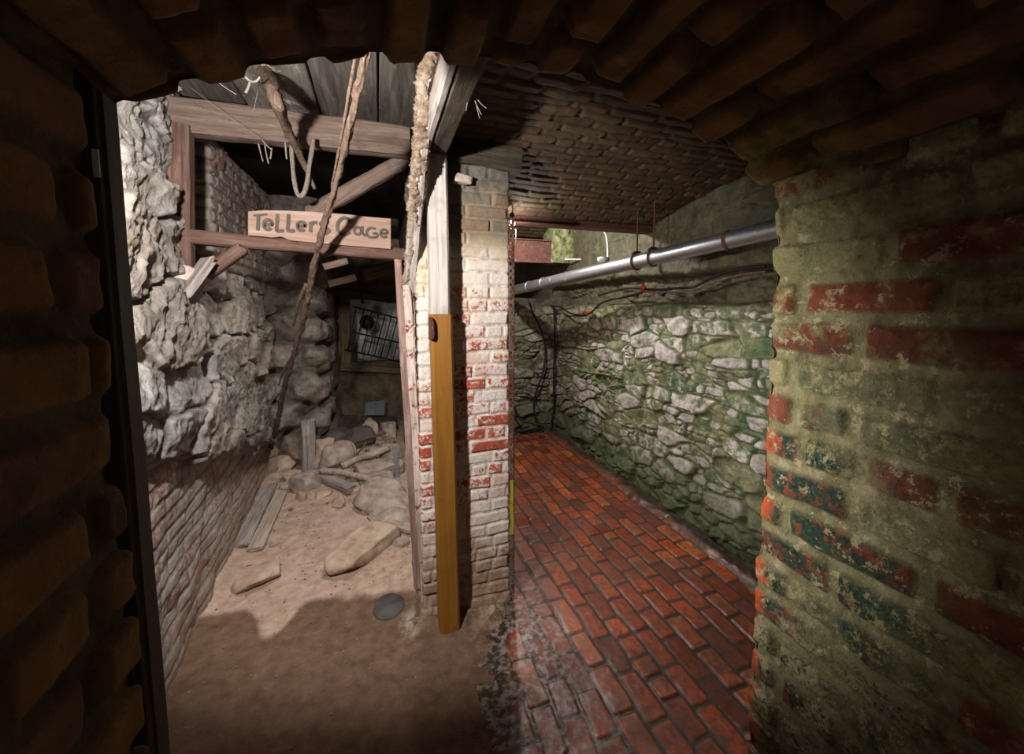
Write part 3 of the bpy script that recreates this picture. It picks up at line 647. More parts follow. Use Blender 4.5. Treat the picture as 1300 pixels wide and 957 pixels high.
sg = empty('sign_board', aty(405, 320, 2.19), 'pale wooden signboard hand lettered in dark paint, propped on the cage rail', 'sign')
def sign():
    top = [(315, 268.5), (335, 267), (365, 267.5), (400, 269), (440, 272), (470, 275.5), (496, 277.5)]
    bot = [(315, 298.5), (335, 300), (345, 301.5), (357, 300), (368, 305), (400, 308), (440, 311.5), (496, 316)]
    def ip(L, x): return float(np.interp(x, [a for a, b in L], [b for a, b in L]))
    bm = bmesh.new(); xs = np.linspace(315, 496, 60); Ff = []; Bk = []
    for x in xs:
        c = []; d = []
        for k in range(7):
            yy = ip(top, x)+(ip(bot, x)-ip(top, x))*k/6; p = aty(x, yy, 2.19)
            p.y += mn.noise(p*12)*.001; c.append(bm.verts.new(p)); d.append(bm.verts.new(p+Vector((0, .022, 0))))
        Ff.append(c); Bk.append(d)
    for i in range(59):
        for k in range(6):
            bm.faces.new((Ff[i][k], Ff[i][k+1], Ff[i+1][k+1], Ff[i+1][k])); bm.faces.new((Bk[i][k], Bk[i+1][k], Bk[i+1][k+1], Bk[i][k+1]))
        bm.faces.new((Ff[i][0], Ff[i+1][0], Bk[i+1][0], Bk[i][0])); bm.faces.new((Ff[i][6], Bk[i][6], Bk[i+1][6], Ff[i+1][6]))
    for e in (0, 59):
        for k in range(6): bm.faces.new((Ff[e][k], Bk[e][k], Bk[e][k+1], Ff[e][k+1]))
    bmesh.ops.recalc_face_normals(bm, faces=bm.faces)
    M = frame(aty(315, 283, 2.19), aty(496, 297, 2.19), (0, 0, 1)); bm.transform(M.inverted())
    brd = link_bm('board', bm, W_sign, False, M, sg)
    def e_(cx, cy, r): return [(cx-r*.9, cy+2), (cx+r*.85, cy-1)]+[(cx+r*math.cos(t), cy-r*1.08*math.sin(t)) for t in np.linspace(.1, 5.55, 16)]
    S = [[(128, 139), (232, 130)], [(166, 138), (164, 195), (160, 250)], e_(238, 208, 32), [(308, 125), (306, 190), (305, 252), (356, 252)], [(392, 127), (390, 190), (388, 250), (438, 252)],
         e_(488, 218, 30), [(558, 188), (556, 262)], [(556, 215), (575, 192), (606, 192)], [(694, 192), (660, 182), (633, 198), (645, 222), (680, 234), (694, 254), (668, 272), (622, 262)],
         [(852, 188), (838, 164), (800, 158), (768, 185), (757, 228), (775, 266), (815, 278), (852, 262)],
         [(910+26*math.cos(t), 254-27*math.sin(t)) for t in np.linspace(0, 6.28, 16)], [(944, 218), (946, 268), (974, 294)],
         [(1046, 240), (1012, 230), (984, 246), (978, 278), (1000, 300), (1052, 300), (1054, 274), (1024, 272)], e_(1108, 272, 27)]
    bm = bmesh.new(); q = 0
    for st in S:
        q += 1; pts = [aty(300+x/5.91, 250+y/5.91, 2.1858-q*.00015) for x, y in st]; P = smooth_pts(pts, 5); w = .0078 if q > 1 else .005
        if q >= 11: w = .0058
        prev = None; n = len(P)
        for i, p in enumerate(P):
            t = P[min(i+1, n-1)]-P[max(i-1, 0)]; nn = Vector((-t.z, 0, t.x)).normalized()*w*(1+.15*mn.noise(p*90)); A = bm.verts.new(p+nn); B = bm.verts.new(p-nn)
            if prev: bm.faces.new((prev[0], prev[1], B, A))
            prev = (A, B)
    o = link_bm('lettering', bm, K_dark, False, None, brd); o['label'] = "dark brush lettering reading TeLLers Cage"
sign()
# leaning stick in front of the sign
st = empty('leaning_stick', atd(340, 583, 3.9), 'long bare split stick leaning across the signboard from floor to ceiling', 'stick')
P0, P1 = atd(340, 583, 3.9), atd(466, 62, 1.24)
def lp(t, dx=0, dz=0): return P0+(P1-P0)*t+Vector((dx, 0, dz))
tube('shaft', [lp(0), lp(.2, .006), lp(.4, -.004), lp(.6, .008), lp(.75, -.003), lp(.88, .006), lp(1)], [.017, .018, .015, .014, .013, .011, .012], W_branch, 16, .75, 3, 30, st)
tube('splinter', [lp(.50, -.012), lp(.46, -.035), lp(.41, -.045)], [.010, .008, .004], W_branch, 8, .4, 1, 8, st)
tube('splinter', [lp(.70, -.015), lp(.66, -.035), lp(.60, -.030, .01)], [.012, .009, .005], W_branch, 8, .4, 2, 8, st)
tube('splinter', [lp(.86, -.008), lp(.93, -.016), lp(1.0, -.030)], [.003, .006, .005], W_branch, 8, .3, 4, 8, st)
o = tube('broken_branch', [atz(338, 92, 2.58), aty(350, 125, 1.75), aty(362, 158, 1.95), aty(384, 205, 2.15), aty(400, 240, 2.18)], [.030, .024, .019, .012, .006], W_branch, 12, .5, 9, 10)
tag(o, 'short broken branch hanging from the left ceiling in front of the top beam', 'branch')
o = tube('rope_loop', [aty(370, 172, 2.16), aty(371, 200, 2.15), aty(374, 232, 2.14), aty(380, 249, 2.14), aty(388, 240, 2.14), aty(393, 210, 2.15), aty(398, 176, 2.16)], .010, K_rope, 10, .3, 2, 8)
tag(o, 'dusty rope hanging in a U loop below the top beam', 'rope')
o = plank('diagonal_brace', aty(392, 272, 2.40), aty(517, 203, 2.33), .075, .05, W_brown, (0, 0, 1), .008, seed=14, seg=.03, ragged=.01)
tag(o, 'rough diagonal brace rising from behind the sign to the pillar', 'brace')
# slanting struts below the rail at left
o = plank('strut', aty(262, 347, 2.22), aty(310, 315, 2.20), .055, .05, W_rail, (0, 0, 1), .006, seed=4, ragged=.01)
tag(o, 'short reddish strut slanting down left from the cage rail', 'strut')
o = plank('strut', aty(234, 374, 2.10), aty(266, 330, 2.16), .035, .11, W_grey, (0, 0, 1), .008, seed=6, ragged=.02)
tag(o, 'grey splintered slat tilted below the foot of the hanging stud', 'strut')
rock('wall_stone', aty(232, 352, 2.16), (.07, .06, .085), S_pale, 41, (0, .3, .2)); tag(COL.objects[-1], 'loose pale stone wedged against left wall under the hanging stud', 'stone')

# joist along Y, crumbling stud, battens
o = plank('joist_light_side', (.218, .60, 2.33), (.218, 1.97, 2.33), .022, .12, W_grey, (1, 0, 0), .003, seed=19, seg=.04)  # added facing: the joist's brighter left side put into colour
tag(o, 'added pale facing for the light left side of the overhead joist', 'board')
o = plank('ceiling_joist', (.272, .60, 2.325), (.272, 1.98, 2.325), .080, .11, W_dark, (1, 0, 0), .004, seed=9, seg=.04)  # darker wood carries the shade of the joist's underside
tag(o, 'long dark brown joist running overhead from the arch to the pillar top', 'joist')
def crumb_stud():
    a, b = aty(518, 372, 2.03), atz(548, 58, 2.55)
    s = empty('crumbling_stud', a, 'sloping stud crusted with crumbling tan plaster left of the pillar top', 'stud')
    plank('timber', a, b, .055, .05, W_grey, (1, 0, 0), .006, parent=s, seed=2, seg=.03)
    L = (b-a).length; bm = bmesh.new(); n = 260; rings = []
    for i in range(n+1):
        t = i/n; ring = []
        for k in range(18):
            th = 2*math.pi*k/18; r = .029+mn.noise(Vector((math.cos(th)*1.2, math.sin(th)*1.2, t*14)))*.014+mn.noise(Vector((math.cos(th)*3, math.sin(th)*3, t*70)))*.016
            r *= .75+.35*sst(.25, .5, np.array(t)); ring.append(bm.verts.new((math.cos(th)*r*1.0-.008, math.sin(th)*r*.95-.004, t*L*.97+.02)))
        rings.append(ring)
    for x, y in zip(rings[:-1], rings[1:]):
        for k in range(18): bm.faces.new((x[k], x[(k+1) % 18], y[(k+1) % 18], y[k]))
    bm.faces.new(rings[0][::-1]); bm.faces.new(rings[-1])
    o = link_bm('plaster_crust', bm, P_crumb, True, frame(a, b, (1, 0, 0)), s); o['label'] = 'tan crumbling plaster crust'
crumb_stud()
o = plank('grey_board', aty(531, 370, 1.98), aty(527, 215, 2.02), .045, .02, W_grey, (1, 0, 0), .003, seed=3, ragged=.02)
tag(o, 'narrow weathered grey board between the crumbling stud and the pillar post', 'board')
o = plank('white_batten', aty(541, 782, 1.99), aty(516, 362, 2.0), .038, .03, W_paint, (1, 0, 0), .003, seed=13, ragged=.006)
tag(o, 'tall flaking white batten leaning on left edge of the pillar', 'batten')
o = plank('red_batten', aty(530, 745, 2.10), aty(505, 330, 2.10), .036, .03, W_redb, (1, 0, 0), .003, seed=17, ragged=.006)
tag(o, 'tall batten with worn red paint just left of the white batten', 'batten')
# post in front of pillar
pp = empty('timber_post', (.285, 1.86, 0), 'square timber post, ochre painted below and bare grey above, in front of the pillar', 'post')
b0, b1 = atz(569, 792, .0), aty(554, 214, 1.86); b0 = Vector((b0.x, 1.86, 0)); b1 = Vector((b1.x, 1.87, 2.27)); mid = b0+(b1-b0)*(1.565/2.27)
o = plank('lower_section', b0, mid, .100, .085, W_ochre, (1, 0, 0), .0012, parent=pp, seed=1, seg=.05); o['label'] = 'ochre painted lower length'; low_sec = o
o = plank('upper_section', mid+Vector((-.004, 0, .001)), b1, .090, .080, W_upper, (1, 0, 0), .002, parent=pp, seed=2, seg=.05); o['label'] = 'bare stained grey upper length'
def latch():
    c = aty(548, 418, 1.80); bm = bmesh.new(); pts = [(-.012, .055), (.0, .06), (.014, .03), (.016, -.035), (.008, -.05), (-.014, -.045)]
    A = [bm.verts.new((c.x+x, 1.815, c.z+z)) for x, z in pts]; B = [bm.verts.new((c.x+x*.7, 1.795, c.z+z*.92)) for x, z in pts]
    for k in range(6): bm.faces.new((A[k], A[(k+1) % 6], B[(k+1) % 6], B[k]))
    bm.faces.new(A[::-1]); bm.faces.new(B); bmesh.ops.recalc_face_normals(bm, faces=bm.faces); bmesh.ops.bevel(bm, geom=bm.edges[:], offset=.002, segments=2, affect='EDGES')
    o = link_bm('latch_plate', bm, Z_rust, False, None, low_sec); o['label'] = 'dark rusty latch plate'
latch()
mq = rock('mortar_lump', aty(588, 229, 1.93), (.085, .05, .032), S_pale, 77, (0, .12, 0)); tag(mq, 'pale mortar lump on the pillar face right of the post top', 'mortar')
# rusty perforated angle strip at the pillar corner
def strip():
    s = empty('corner_strip', (.64, 1.93, .02), 'rusty perforated metal strip running up the right corner of the pillar', 'metal strip')
    bm = bmesh.new(); w = .030; n = 58; z0, z1 = .03, 2.04; dz = (z1-z0)/n; x0 = .628
    for i in range(n):
        za = z0+i*dz; zb = za+dz; zc = (za+zb)/2; cx = x0+w/2; r = .0072; inner = []; outer = []
        for k in range(8):
            t = math.pi/4*k+math.pi/8; inner.append((cx+r*math.cos(t), zc+r*math.sin(t)))
            sx = max(-1, min(1, math.cos(t)*1.5)); sz = max(-1, min(1, math.sin(t)*1.5)); outer.append((cx+w/2*sx, zc+dz/2*sz))
        iv = [bm.verts.new((x, 1.925, z)) for x, z in inner]; ov = [bm.verts.new((x, 1.925, z)) for x, z in outer]
        for k in range(8): bm.faces.new((iv[k], iv[(k+1) % 8], ov[(k+1) % 8], ov[k]))
    bmesh.ops.remove_doubles(bm, verts=bm.verts, dist=.0002)
    for v in bm.verts: v.co.y += mn.noise(v.co*8)*.004; v.co.x += mn.noise(v.co*5+Vector((5, 0, 0)))*.004
    bmesh.ops.solidify(bm, geom=bm.faces[:], thickness=.002)
    link_bm('perforated_face', bm, Z_strip, False, None, s)
    bm = bmesh.new(); r = bmesh.ops.create_cube(bm, size=1)['verts']
    for v in r: v.co = Vector((.660+v.co.x*.003, 1.945+v.co.y*.04, 1.035+v.co.z*2.01))
    link_bm('return_edge', bm, Z_rust, False, None, s)
    g = m_plain('yellow_green_paint', '#8d8c2c', '#a8a23a', .6)
    bm = bmesh.new(); r = bmesh.ops.create_cube(bm, size=1)['verts']
    for v in r: v.co = Vector((.645+v.co.x*.018, 1.919+v.co.y*.003, .54+v.co.z*.30))
    bmesh.ops.subdivide_edges(bm, edges=bm.edges, cuts=5, use_grid_fill=True)
    for v in bm.verts: v.co.x += mn.noise(v.co*40)*.006
    o = link_bm('painted_patch', bm, g, False, None, s); o['label'] = 'yellow-green painted patch'
strip()
# lintel block capping the pillar
o = plank('lintel_block', (.20, 2.0, 2.36), (.70, 2.0, 2.33), .13, .16, W_dark, (0, 0, 1), .008, seed=7, seg=.03)
tag(o, 'dark sooty timber block resting on top of the brick pillar', 'timber block')

# black frame strip on the left jamb
ds = empty('door_frame', (-.31, .60, 0), 'dark narrow steel door frame upright fixed to the left jamb', 'door frame')
plank('upright', (-.325, .612, 0), (-.325, .612, 1.90), .07, .035, Z_black, (1, 0, 0), .001, parent=ds, seed=3, seg=.1)
plank('stop_bead', (-.302, .592, 0), (-.302, .592, 1.88), .018, .012, W_dark, (1, 0, 0), .001, parent=ds, seed=4, seg=.1)
o = plank('tag', (-.294, .585, 1.745), (-.294, .585, 1.775), .006, .002, K_white, (1, 0, 0), 0, parent=ds); o['label'] = 'small white highlight fleck'  # small white piece in place of a highlight on the strip

# ------------------------------------------------------------------ pipe, hangers, conduit, cables
pe = empty('drain_pipe', (1.9, 3, 1.8), 'large galvanized pipe sloping along the upper right wall', 'pipe')
pA, pB = atx(985, 291, 2.03), aty(636, 372, 4.72); dirp = (pB-pA).normalized(); pA = pA-dirp*.55
Lp = (pB-pA).length
bm = bmesh.new(); pts = [pA+dirp*Lp*i/60 for i in range(61)]; tube_bm(bm, pts, .054, 32); link_bm('barrel', bm, Z_pipe, True, None, pe)
def pp_at(px):    # point of the pipe axis nearest the image column
    best = min(range(600), key=lambda i: abs(((pA+dirp*Lp*i/600-_o()).dot(rgt)/(pA+dirp*Lp*i/600-_o()).dot(fwd))*F+CX-px)); return pA+dirp*Lp*best/600
for px, lab in ((925, 'reddish joint ring'), (806, 'pipe joint ring'), (690, 'pipe joint ring'), (672, 'pipe joint ring')):
    c = pp_at(px); bm = bmesh.new(); tube_bm(bm, [c-dirp*.012, c-dirp*.008, c+dirp*.008, c+dirp*.012], [.0545, .060, .060, .0545], 32, cap=False)
    link_bm('joint_ring', bm, Z_rust if px == 925 else Z_pipe, True, None, pe)
for px, topy in ((808, 296), (829, 296)):
    c = pp_at(px); o = empty('pipe_hanger', c+Vector((0, 0, .5)), 'rusty rod hanger and clamp holding the pipe, %s of the pair' % ('left' if px == 808 else 'right'), 'pipe hanger', None)
    t = Vector((c.x, c.y, 2.66))
    tube('rod', [c+Vector((0, 0, .06)), c+Vector((.0, 0, .3)), t], .006, Z_rust, 8, 0, 0, 2, o)
    bm = bmesh.new(); pts = [c+Vector((0, 0, 1))*.062*math.cos(a)+dirp.cross(Vector((0, 0, 1))).normalized()*.062*math.sin(a) for a in np.linspace(0, 2*math.pi, 25)]
    tube_bm(bm, pts, .006, 6); cl = link_bm('clamp', bm, Z_rust, True, None, o)
    tube('turned_bolt', [c+Vector((-.06, -.02, .05)), c+Vector((0, 0, .075)), c+Vector((.05, .01, .06))], .007, Z_rust, 8, 0, 0, 3, cl)
c = pp_at(771)
cd = empty('electrical_conduit', c+Vector((0, 0, .06)), 'thin white bent conduit rising from the pipe to the ceiling', 'conduit')
d0 = (c-_o()).dot(fwd)
tube('conduit_tube', [atd(772, 329, d0), atd(771, 306, d0), atd(768, 295, d0), atd(762, 290, d0-.02), atd(748, 288, d0-.05)], .0085, K_white, 10, 0, 0, 6, cd)
bm = bmesh.new(); r = bmesh.ops.create_cube(bm, size=1)['verts']; cc = atd(766, 329, d0)
for v in r: v.co = Vector((cc.x+v.co.x*.09, cc.y+v.co.y*.05, cc.z+v.co.z*.035))
bmesh.ops.bevel(bm, geom=bm.edges[:], offset=.006, segments=2, affect='EDGES'); link_bm('saddle', bm, K_white, True, None, cd)
o = tube('thin_conduit', [aty(717, 329, 4.1), aty(740, 329, 4.0), aty(765, 326, 3.9), aty(790, 315, 3.8), aty(815, 306, 3.7)], .010, K_white, 8, 0, 0, 6)
tag(o, 'thin pale cable running behind the bent conduit above the pipe', 'cable')
def cable(pts, r, lab, mat=K_black, name='wall_cable', grp=None):
    o = tube(name, pts, r, mat, 8, .1, len(pts), 8); tag(o, lab, 'cable', grp); return o
XW = 2.09
cable([atx(972, 338, XW), atx(935, 342, XW), atx(905, 352, XW), atx(880, 364, XW-.02), atx(858, 366, XW), atx(830, 368, XW), atx(795, 366, XW), atx(760, 375, XW)], .010, 'upper black cable sagging in the wall recess under the pipe')
cable([atx(972, 345, XW), atx(940, 349, XW), atx(910, 357, XW), atx(885, 367, XW), atx(850, 371, XW-.02), atx(815, 371, XW), atx(780, 380, XW)], .008, 'lower brown cable sagging in the wall recess under the pipe', W_branch)
cable([atx(815, 372, XW-.02), atx(795, 377, XW), atx(765, 384, XW), atx(745, 400, XW), atx(725, 398, XW), atx(712, 390, XW), atx(700, 388, XW)], .009, 'looped black cable hanging below the far end of the pipe')
cable([aty(672, 384, 4.55), aty(677, 398, 4.55), aty(684, 412, 4.58), aty(692, 440, 4.6), aty(690, 470, 4.6), aty(680, 500, 4.6), aty(678, 520, 4.58), aty(686, 541, 4.5)], .012, 'wavy black cable hanging down the far corridor wall')
cable([aty(703, 388, 4.6), aty(704, 430, 4.6), aty(703, 480, 4.6), aty(703, 515, 4.58), aty(698, 545, 4.5)], .011, 'straight black cable hanging in the far corridor corner')
cable([aty(646, 495, 4.6), aty(652, 515, 4.55), aty(662, 533, 4.5), aty(680, 538, 4.4), aty(690, 542, 4.35), aty(676, 545, 4.3), aty(655, 548, 4.3)], .014, 'tangled black hose lying at foot of the far corridor wall')
bm = bmesh.new(); c = atx(816, 365, XW-.03); tube_bm(bm, [c+Vector((0, -.03, 0)), c+Vector((0, -.02, .0)), c+Vector((0, .02, .0)), c+Vector((0, .03, 0))], [.010, .017, .017, .010], 12); tube_bm(bm, [c+Vector((0, 0, -.035)), c+Vector((0, 0, .035))], .009, 8)
o = link_bm('cable_connector', bm, K_red, True); tag(o, 'small red connector on the cables below the pipe hangers', 'connector')
o = rock('brick_fragment', atx(745, 396, 2.12), (.06, .10, .028), m_stone('orange_brick_bit', '#7c3a1c', '#a5542a', '#b96c3c'), 5, (0, .1, .2)); tag(o, 'orange broken brick sitting on the wall ledge beside the looped cable', 'brick')
# mossy corner pier under the far vault
def moss_pier():
    U, Z, P, N = wall_surf([(aty(704, 300, 4.20).x, 4.2), (aty(735, 300, 4.2).x, 4.2), (aty(735, 300, 4.2).x+.02, 4.7)], 2.10, 2.60, .01, -1, .03); N[:] = 0; N[..., 1] = -1
    h = fbm(U, Z, 12, 5, 3)*.08; P[..., 0] += (2.55-P[..., 2])*-.12+.0
    o = grid_obj('mossy_corbel', P+N*h[..., None], M_mossc); tag(o, 'mossy green and white concrete corbel beside the far steel beam', 'corbel')
    bm = bmesh.new(); r = bmesh.ops.create_cube(bm, size=1)['verts']; x = aty(718, 300, 4.3).x
    for v in r: v.co = Vector((x+v.co.x*.22, 4.45+v.co.y*.5, 2.36+v.co.z*.46))
    k = link_bm('core', bm, M_mossc, False); k.parent = o
moss_pier()

# hanging bulb
bc = aty(650, 284, 2.62)
hb = empty('hanging_bulb', bc, 'small bright bulb in a wire guard just right of the pillar top', 'light bulb')
bm = bmesh.new(); bmesh.ops.create_uvsphere(bm, u_segments=20, v_segments=12, radius=.020)
for v in bm.verts: v.co.z = v.co.z*1.25; v.co += bc
link_bm('bulb', bm, m_emit('lit_bulb', '#f2f6ff', 60), True, None, hb)
tube('socket', [bc+Vector((0, 0, .024)), bc+Vector((0, 0, .07))], .016, Z_black, 12, 0, 0, 1, hb)
tube('cord', [bc+Vector((0, 0, .07)), bc+Vector((.02, .05, .12)), bc+Vector((.04, .24, .15))], .004, K_black, 6, 0, 0, 4, hb)
def wire_guard():
    bm = bmesh.new(); a = aty(647, 290, 2.62); w = .045; hgt = .15
    for dx in (0, w): tube_bm(bm, [a+Vector((dx, 0, 0)), a+Vector((dx, 0, -hgt))], .0016, 6)
    for z in (0, -.03, -.06, -.10): tube_bm(bm, [a+Vector((0, 0, z)), a+Vector((w, 0, z-.006))], .0014, 6)
    link_bm('wire_guard', bm, K_white, True, None, hb)
wire_guard()
o = tube('wire_hook', [aty(636, 343, 2.0), aty(642, 342, 2.0), aty(647, 346, 2.0), aty(644, 351, 2.0), aty(640, 349, 2.0), aty(642, 345, 2.0), aty(646, 343, 2.0)], .0018, K_white, 6, 0, 0, 6)
tag(o, 'small curled white wire hook sticking out of the strip on the pillar', 'hook')

# ------------------------------------------------------------------ rubble and timber on the left floor
def ground(px, py, dz=0.0):
    z = 0.0
    for _ in range(6):
        p = atz(px, py, z+dz); z = fzs(p.x, p.y)
    return Vector((p.x, p.y, z)), (p-_o()).dot(fwd)
def put_rock(px, py, wpx, hpx, mat, seed, lab, cat='stone', name='stone', flat=.45, rot=0.0, tilt=(0, 0)):
    p, d = ground(px, py+hpx*.35); w = wpx*d/F/2*1.38; dep = w*.75; th = max(.02, w*flat*1.6)
    o = rock(name, p+Vector((0, dep*.3, th*.35)), (w*1.15, dep*1.15, th*1.2), mat, seed, (tilt[0], tilt[1], rot)); tag(o, lab, cat, 'rubble on the dirt floor'); return o
put_rock(462, 684, 74, 62, S_tan, 3, 'large pale triangular stone slab lying on the dirt floor left of the pillar', flat=.22, rot=.9, tilt=(.12, 0))
put_rock(330, 724, 44, 40, S_tan, 8, 'pale flat stone alone on the dirt beside the left wall', flat=.28, rot=1.0)
put_rock(486, 632, 72, 46, S_pale, 12, 'broad pale slab in front of the rubble heap, against the battens', flat=.24, rot=-.5, tilt=(.15, .2))
put_rock(508, 637, 26, 20, S_tan, 14, 'small blocky stone on the broad slab near the battens', flat=.6, rot=.4)
put_rock(389, 616, 28, 22, S_pale, 15, 'rounded stone at the left end of the rubble heap', flat=.6)
put_rock(408, 576, 26, 22, S_tan, 16, 'lumpy tan stone at back left of the rubble heap', flat=.8)
put_rock(425, 582, 34, 24, S_pale, 17, 'grey stone behind the crossed round poles', flat=.6, rot=.6)
put_rock(478, 594, 44, 26, S_pale, 18, 'flat grey slab right of the crossed round poles', flat=.3, tilt=(.3, 0))
put_rock(497, 580, 24, 24, S_pale, 19, 'upright grey block at the right of the rubble heap', flat=.8)
put_rock(488, 612, 30, 20, S_pale, 20, 'pale stone wedged under the lower pole end', flat=.5)
put_rock(500, 655, 34, 20, S_pale, 22, 'small pale slab below the broad slab', flat=.35)
put_rock(372, 607, 22, 16, S_tan, 23, 'small tan stone beside the upright stub', flat=.5)
put_rock(410, 628, 18, 8, S_tan, 24, 'thin tan chip in front of the weathered plank', flat=.3)
put_rock(452, 560, 30, 18, S_slate, 25, 'dark stone in the shadow behind the poles', flat=.6)
put_rock(425, 556, 34, 18, S_slate, 26, 'dark slab in the shadow beside the quoin', flat=.4)
put_rock(360, 592, 24, 16, S_tan, 28, 'tan stone at the foot of the quoin', flat=.6)
put_rock(447, 622, 16, 10, S_tan, 29, 'small stone chip between plank and broad slab', flat=.5)
for k, (x, y, w_, h_, mt, fl, lab) in enumerate([
    (440, 572, 22, 16, S_tan, .7, 'tan block between the two round poles near their crossing'), (400, 590, 18, 12, S_pale, .6, 'small grey stone just behind the left end of the lower pole'),
    (462, 606, 24, 12, S_tan, .4, 'flat tan stone just in front of the lower pole'), (476, 578, 20, 14, S_pale, .6, 'grey stone under the upper pole'),
    (436, 606, 20, 10, S_pale, .5, 'narrow pale stone between the lower pole and the weathered plank'), (498, 625, 18, 14, S_pale, .7, 'angular grey stone behind the small blocky stone'),
    (384, 632, 14, 8, S_tan, .5, 'small tan chip in front of the rounded stone'), (364, 618, 12, 8, S_pale, .6, 'small grey chip above the pale floor plank'),
    (468, 648, 14, 8, S_tan, .5, 'tan chip at the left corner of the broad slab'), (430, 640, 20, 7, S_tan, .25, 'thin pale chip alone in the middle of the dirt'),
    (508, 690, 16, 9, S_pale, .4, 'small grey chip right of the big triangular slab'), (350, 690, 12, 7, S_tan, .5, 'tiny chip beside the end of the pale floor plank'),
    (470, 545, 26, 14, S_tan, .5, 'dim tan stone in front of the blue-grey sheet'), (495, 548, 20, 14, S_pale, .6, 'dim grey stone at the back beside the battens')]):
    put_rock(x, y, w_, h_, mt, 60+k, lab, flat=fl, rot=k*.9)
put_rock(520, 670, 14, 10, S_tan, 31, 'tiny stone beside the foot of the red batten', flat=.6)
def pole(name, a, b, r, mat, lab, z=(.06, .06), cat='pole', flatw=None):
    A, _ = ground(*a, dz=z[0]); B, _ = ground(*b, dz=z[1]); A.z += z[0]; B.z += z[1]
    if flatw: o = plank(name, A, B, flatw, r, mat, None, .004, seed=int(a[0]), ragged=.01)
    else: o = tube(name, [A, A.lerp(B, .33)+Vector((0, .01, .01)), A.lerp(B, .66), B], r, mat, 12, .2, a[0], 6)
    tag(o, lab, cat, None); return o
pole('round_pole', (407, 597), (491, 611), .026, W_pale, 'pale round pole lying level across the front of the rubble heap', (.09, .09))
pole('round_pole', (434, 592), (494, 568), .030, W_pale, 'thicker round pole rising right over the back of the rubble heap', (.10, .18))
pole('weathered_plank', (394, 598), (447, 621), .05, W_grey, 'weathered thick plank at the front left of the rubble heap', (.04, .05), 'plank', .09)
pole('broken_plank', (472, 656), (528, 674), .03, W_pale, 'broken pale plank in front of the broad slab, end at the battens', (.03, .03), 'plank', .07)
pole('broken_plank', (470, 655), (490, 676), .02, W_grey, 'short grey broken plank crossing the left end of the pale plank', (.05, .02), 'plank', .05)
pole('thin_stick', (436, 567), (490, 549), .012, W_branch, 'thin stick in the shade at the back of the rubble heap', (.10, .2), 'stick')
pole('thin_stick', (412, 558), (462, 546), .020, W_branch, 'thick dark stick lying beside the quoin at the back', (.06, .1), 'stick')
pole('thin_stick', (450, 580), (465, 556), .010, W_branch, 'forked twig standing between the two poles', (.06, .2), 'stick')
pole('floor_plank', (305, 693), (344, 614), .022, W_grey, 'dark grey plank lying along foot of the left wall', (.02, .02), 'plank', .10)
pole('floor_plank', (324, 697), (357, 626), .022, W_pale, 'pale plank lying beside the dark grey plank on the floor', (.02, .02), 'plank', .09)
A, d = ground(393, 596); o = plank('upright_stub', A-Vector((0, 0, .02)), A+Vector((.0, .05, .46)), .11, .08, W_grey, (1, 0, 0), .010, seed=8, ragged=.02, seg=.03); tag(o, 'short upright grey timber stub at the corner of the quoin', 'post')
A, d = ground(505, 606); o = plank('metal_angle', A, Vector((A.x-.02, A.y+.05, A.z+.26)), .04, .012, m_metal('dull_zinc', '#a8adb2', '#5a4638', .3, .4), (1, 0, 0), 0); tag(o, 'short dull metal bar standing beside the red batten', 'metal bar')
def sheet(name, q, Y, th, mat, lab, cat):
    bm = bmesh.new(); A = [bm.verts.new(aty(x, y, Y+k)) for x, y, k in q]; f = bm.faces.new(A); r = bmesh.ops.extrude_face_region(bm, geom=[f])
    for v in [g for g in r['geom'] if isinstance(g, bmesh.types.BMVert)]: v.co.y += th
    bmesh.ops.recalc_face_normals(bm, faces=bm.faces); o = link_bm(name, bm, mat, False); tag(o, lab, cat); return o
sheet('leaning_sheet', [(463, 527, -.05), (488, 527, -.05), (489, 508, .05), (464, 511, .05)], 5.3, .02, m_plain('dull_blue_grey_sheet', '#4e5257', '#686b6e', .6), 'small blue-grey sheet leaning against the far wall under the window', 'sheet')
sheet('leaning_board', [(418, 553, -.1), (456, 541, -.1), (453, 527, .05), (434, 528, .05)], 5.0, .03, W_dark, 'dark board leaning behind the rubble heap', 'board')
sheet('flat_board', [(455, 538, 0), (505, 540, 0), (505, 530, .1), (458, 529, .1)], 5.1, .03, W_dark, 'dark horizontal board beneath the blue-grey sheet', 'board')
# hanging debris seen through the cage opening
def dbg(name, a, b, Y, w, h, mat, lab, cat='board'):
    o = plank(name, aty(*a, Y), aty(*b, Y+.1), w, h, mat, (0, 0, 1), .006, seed=a[0]); tag(o, lab, cat); return o
dbg('loose_slat', (410, 339), (440, 331), 3.4, .05, .03, W_brown, 'short pale slat hanging in the dark under the sign')
dbg('loose_slat', (416, 361), (451, 352), 3.9, .06, .04, W_yel, 'yellowish slat hanging above the far window')
dbg('ceiling_pole', (462, 349), (512, 336), 4.4, .13, .10, W_yel, 'yellowish round timber crossing near the ceiling over the far window', 'timber')
o = tube('window_prop', [aty(455, 355, 5.3), aty(458, 370, 5.3), aty(461, 385, 5.35)], .02, W_dark, 8, .2, 2, 3); tag(o, 'thin dark prop hanging across the top of the far window', 'prop')
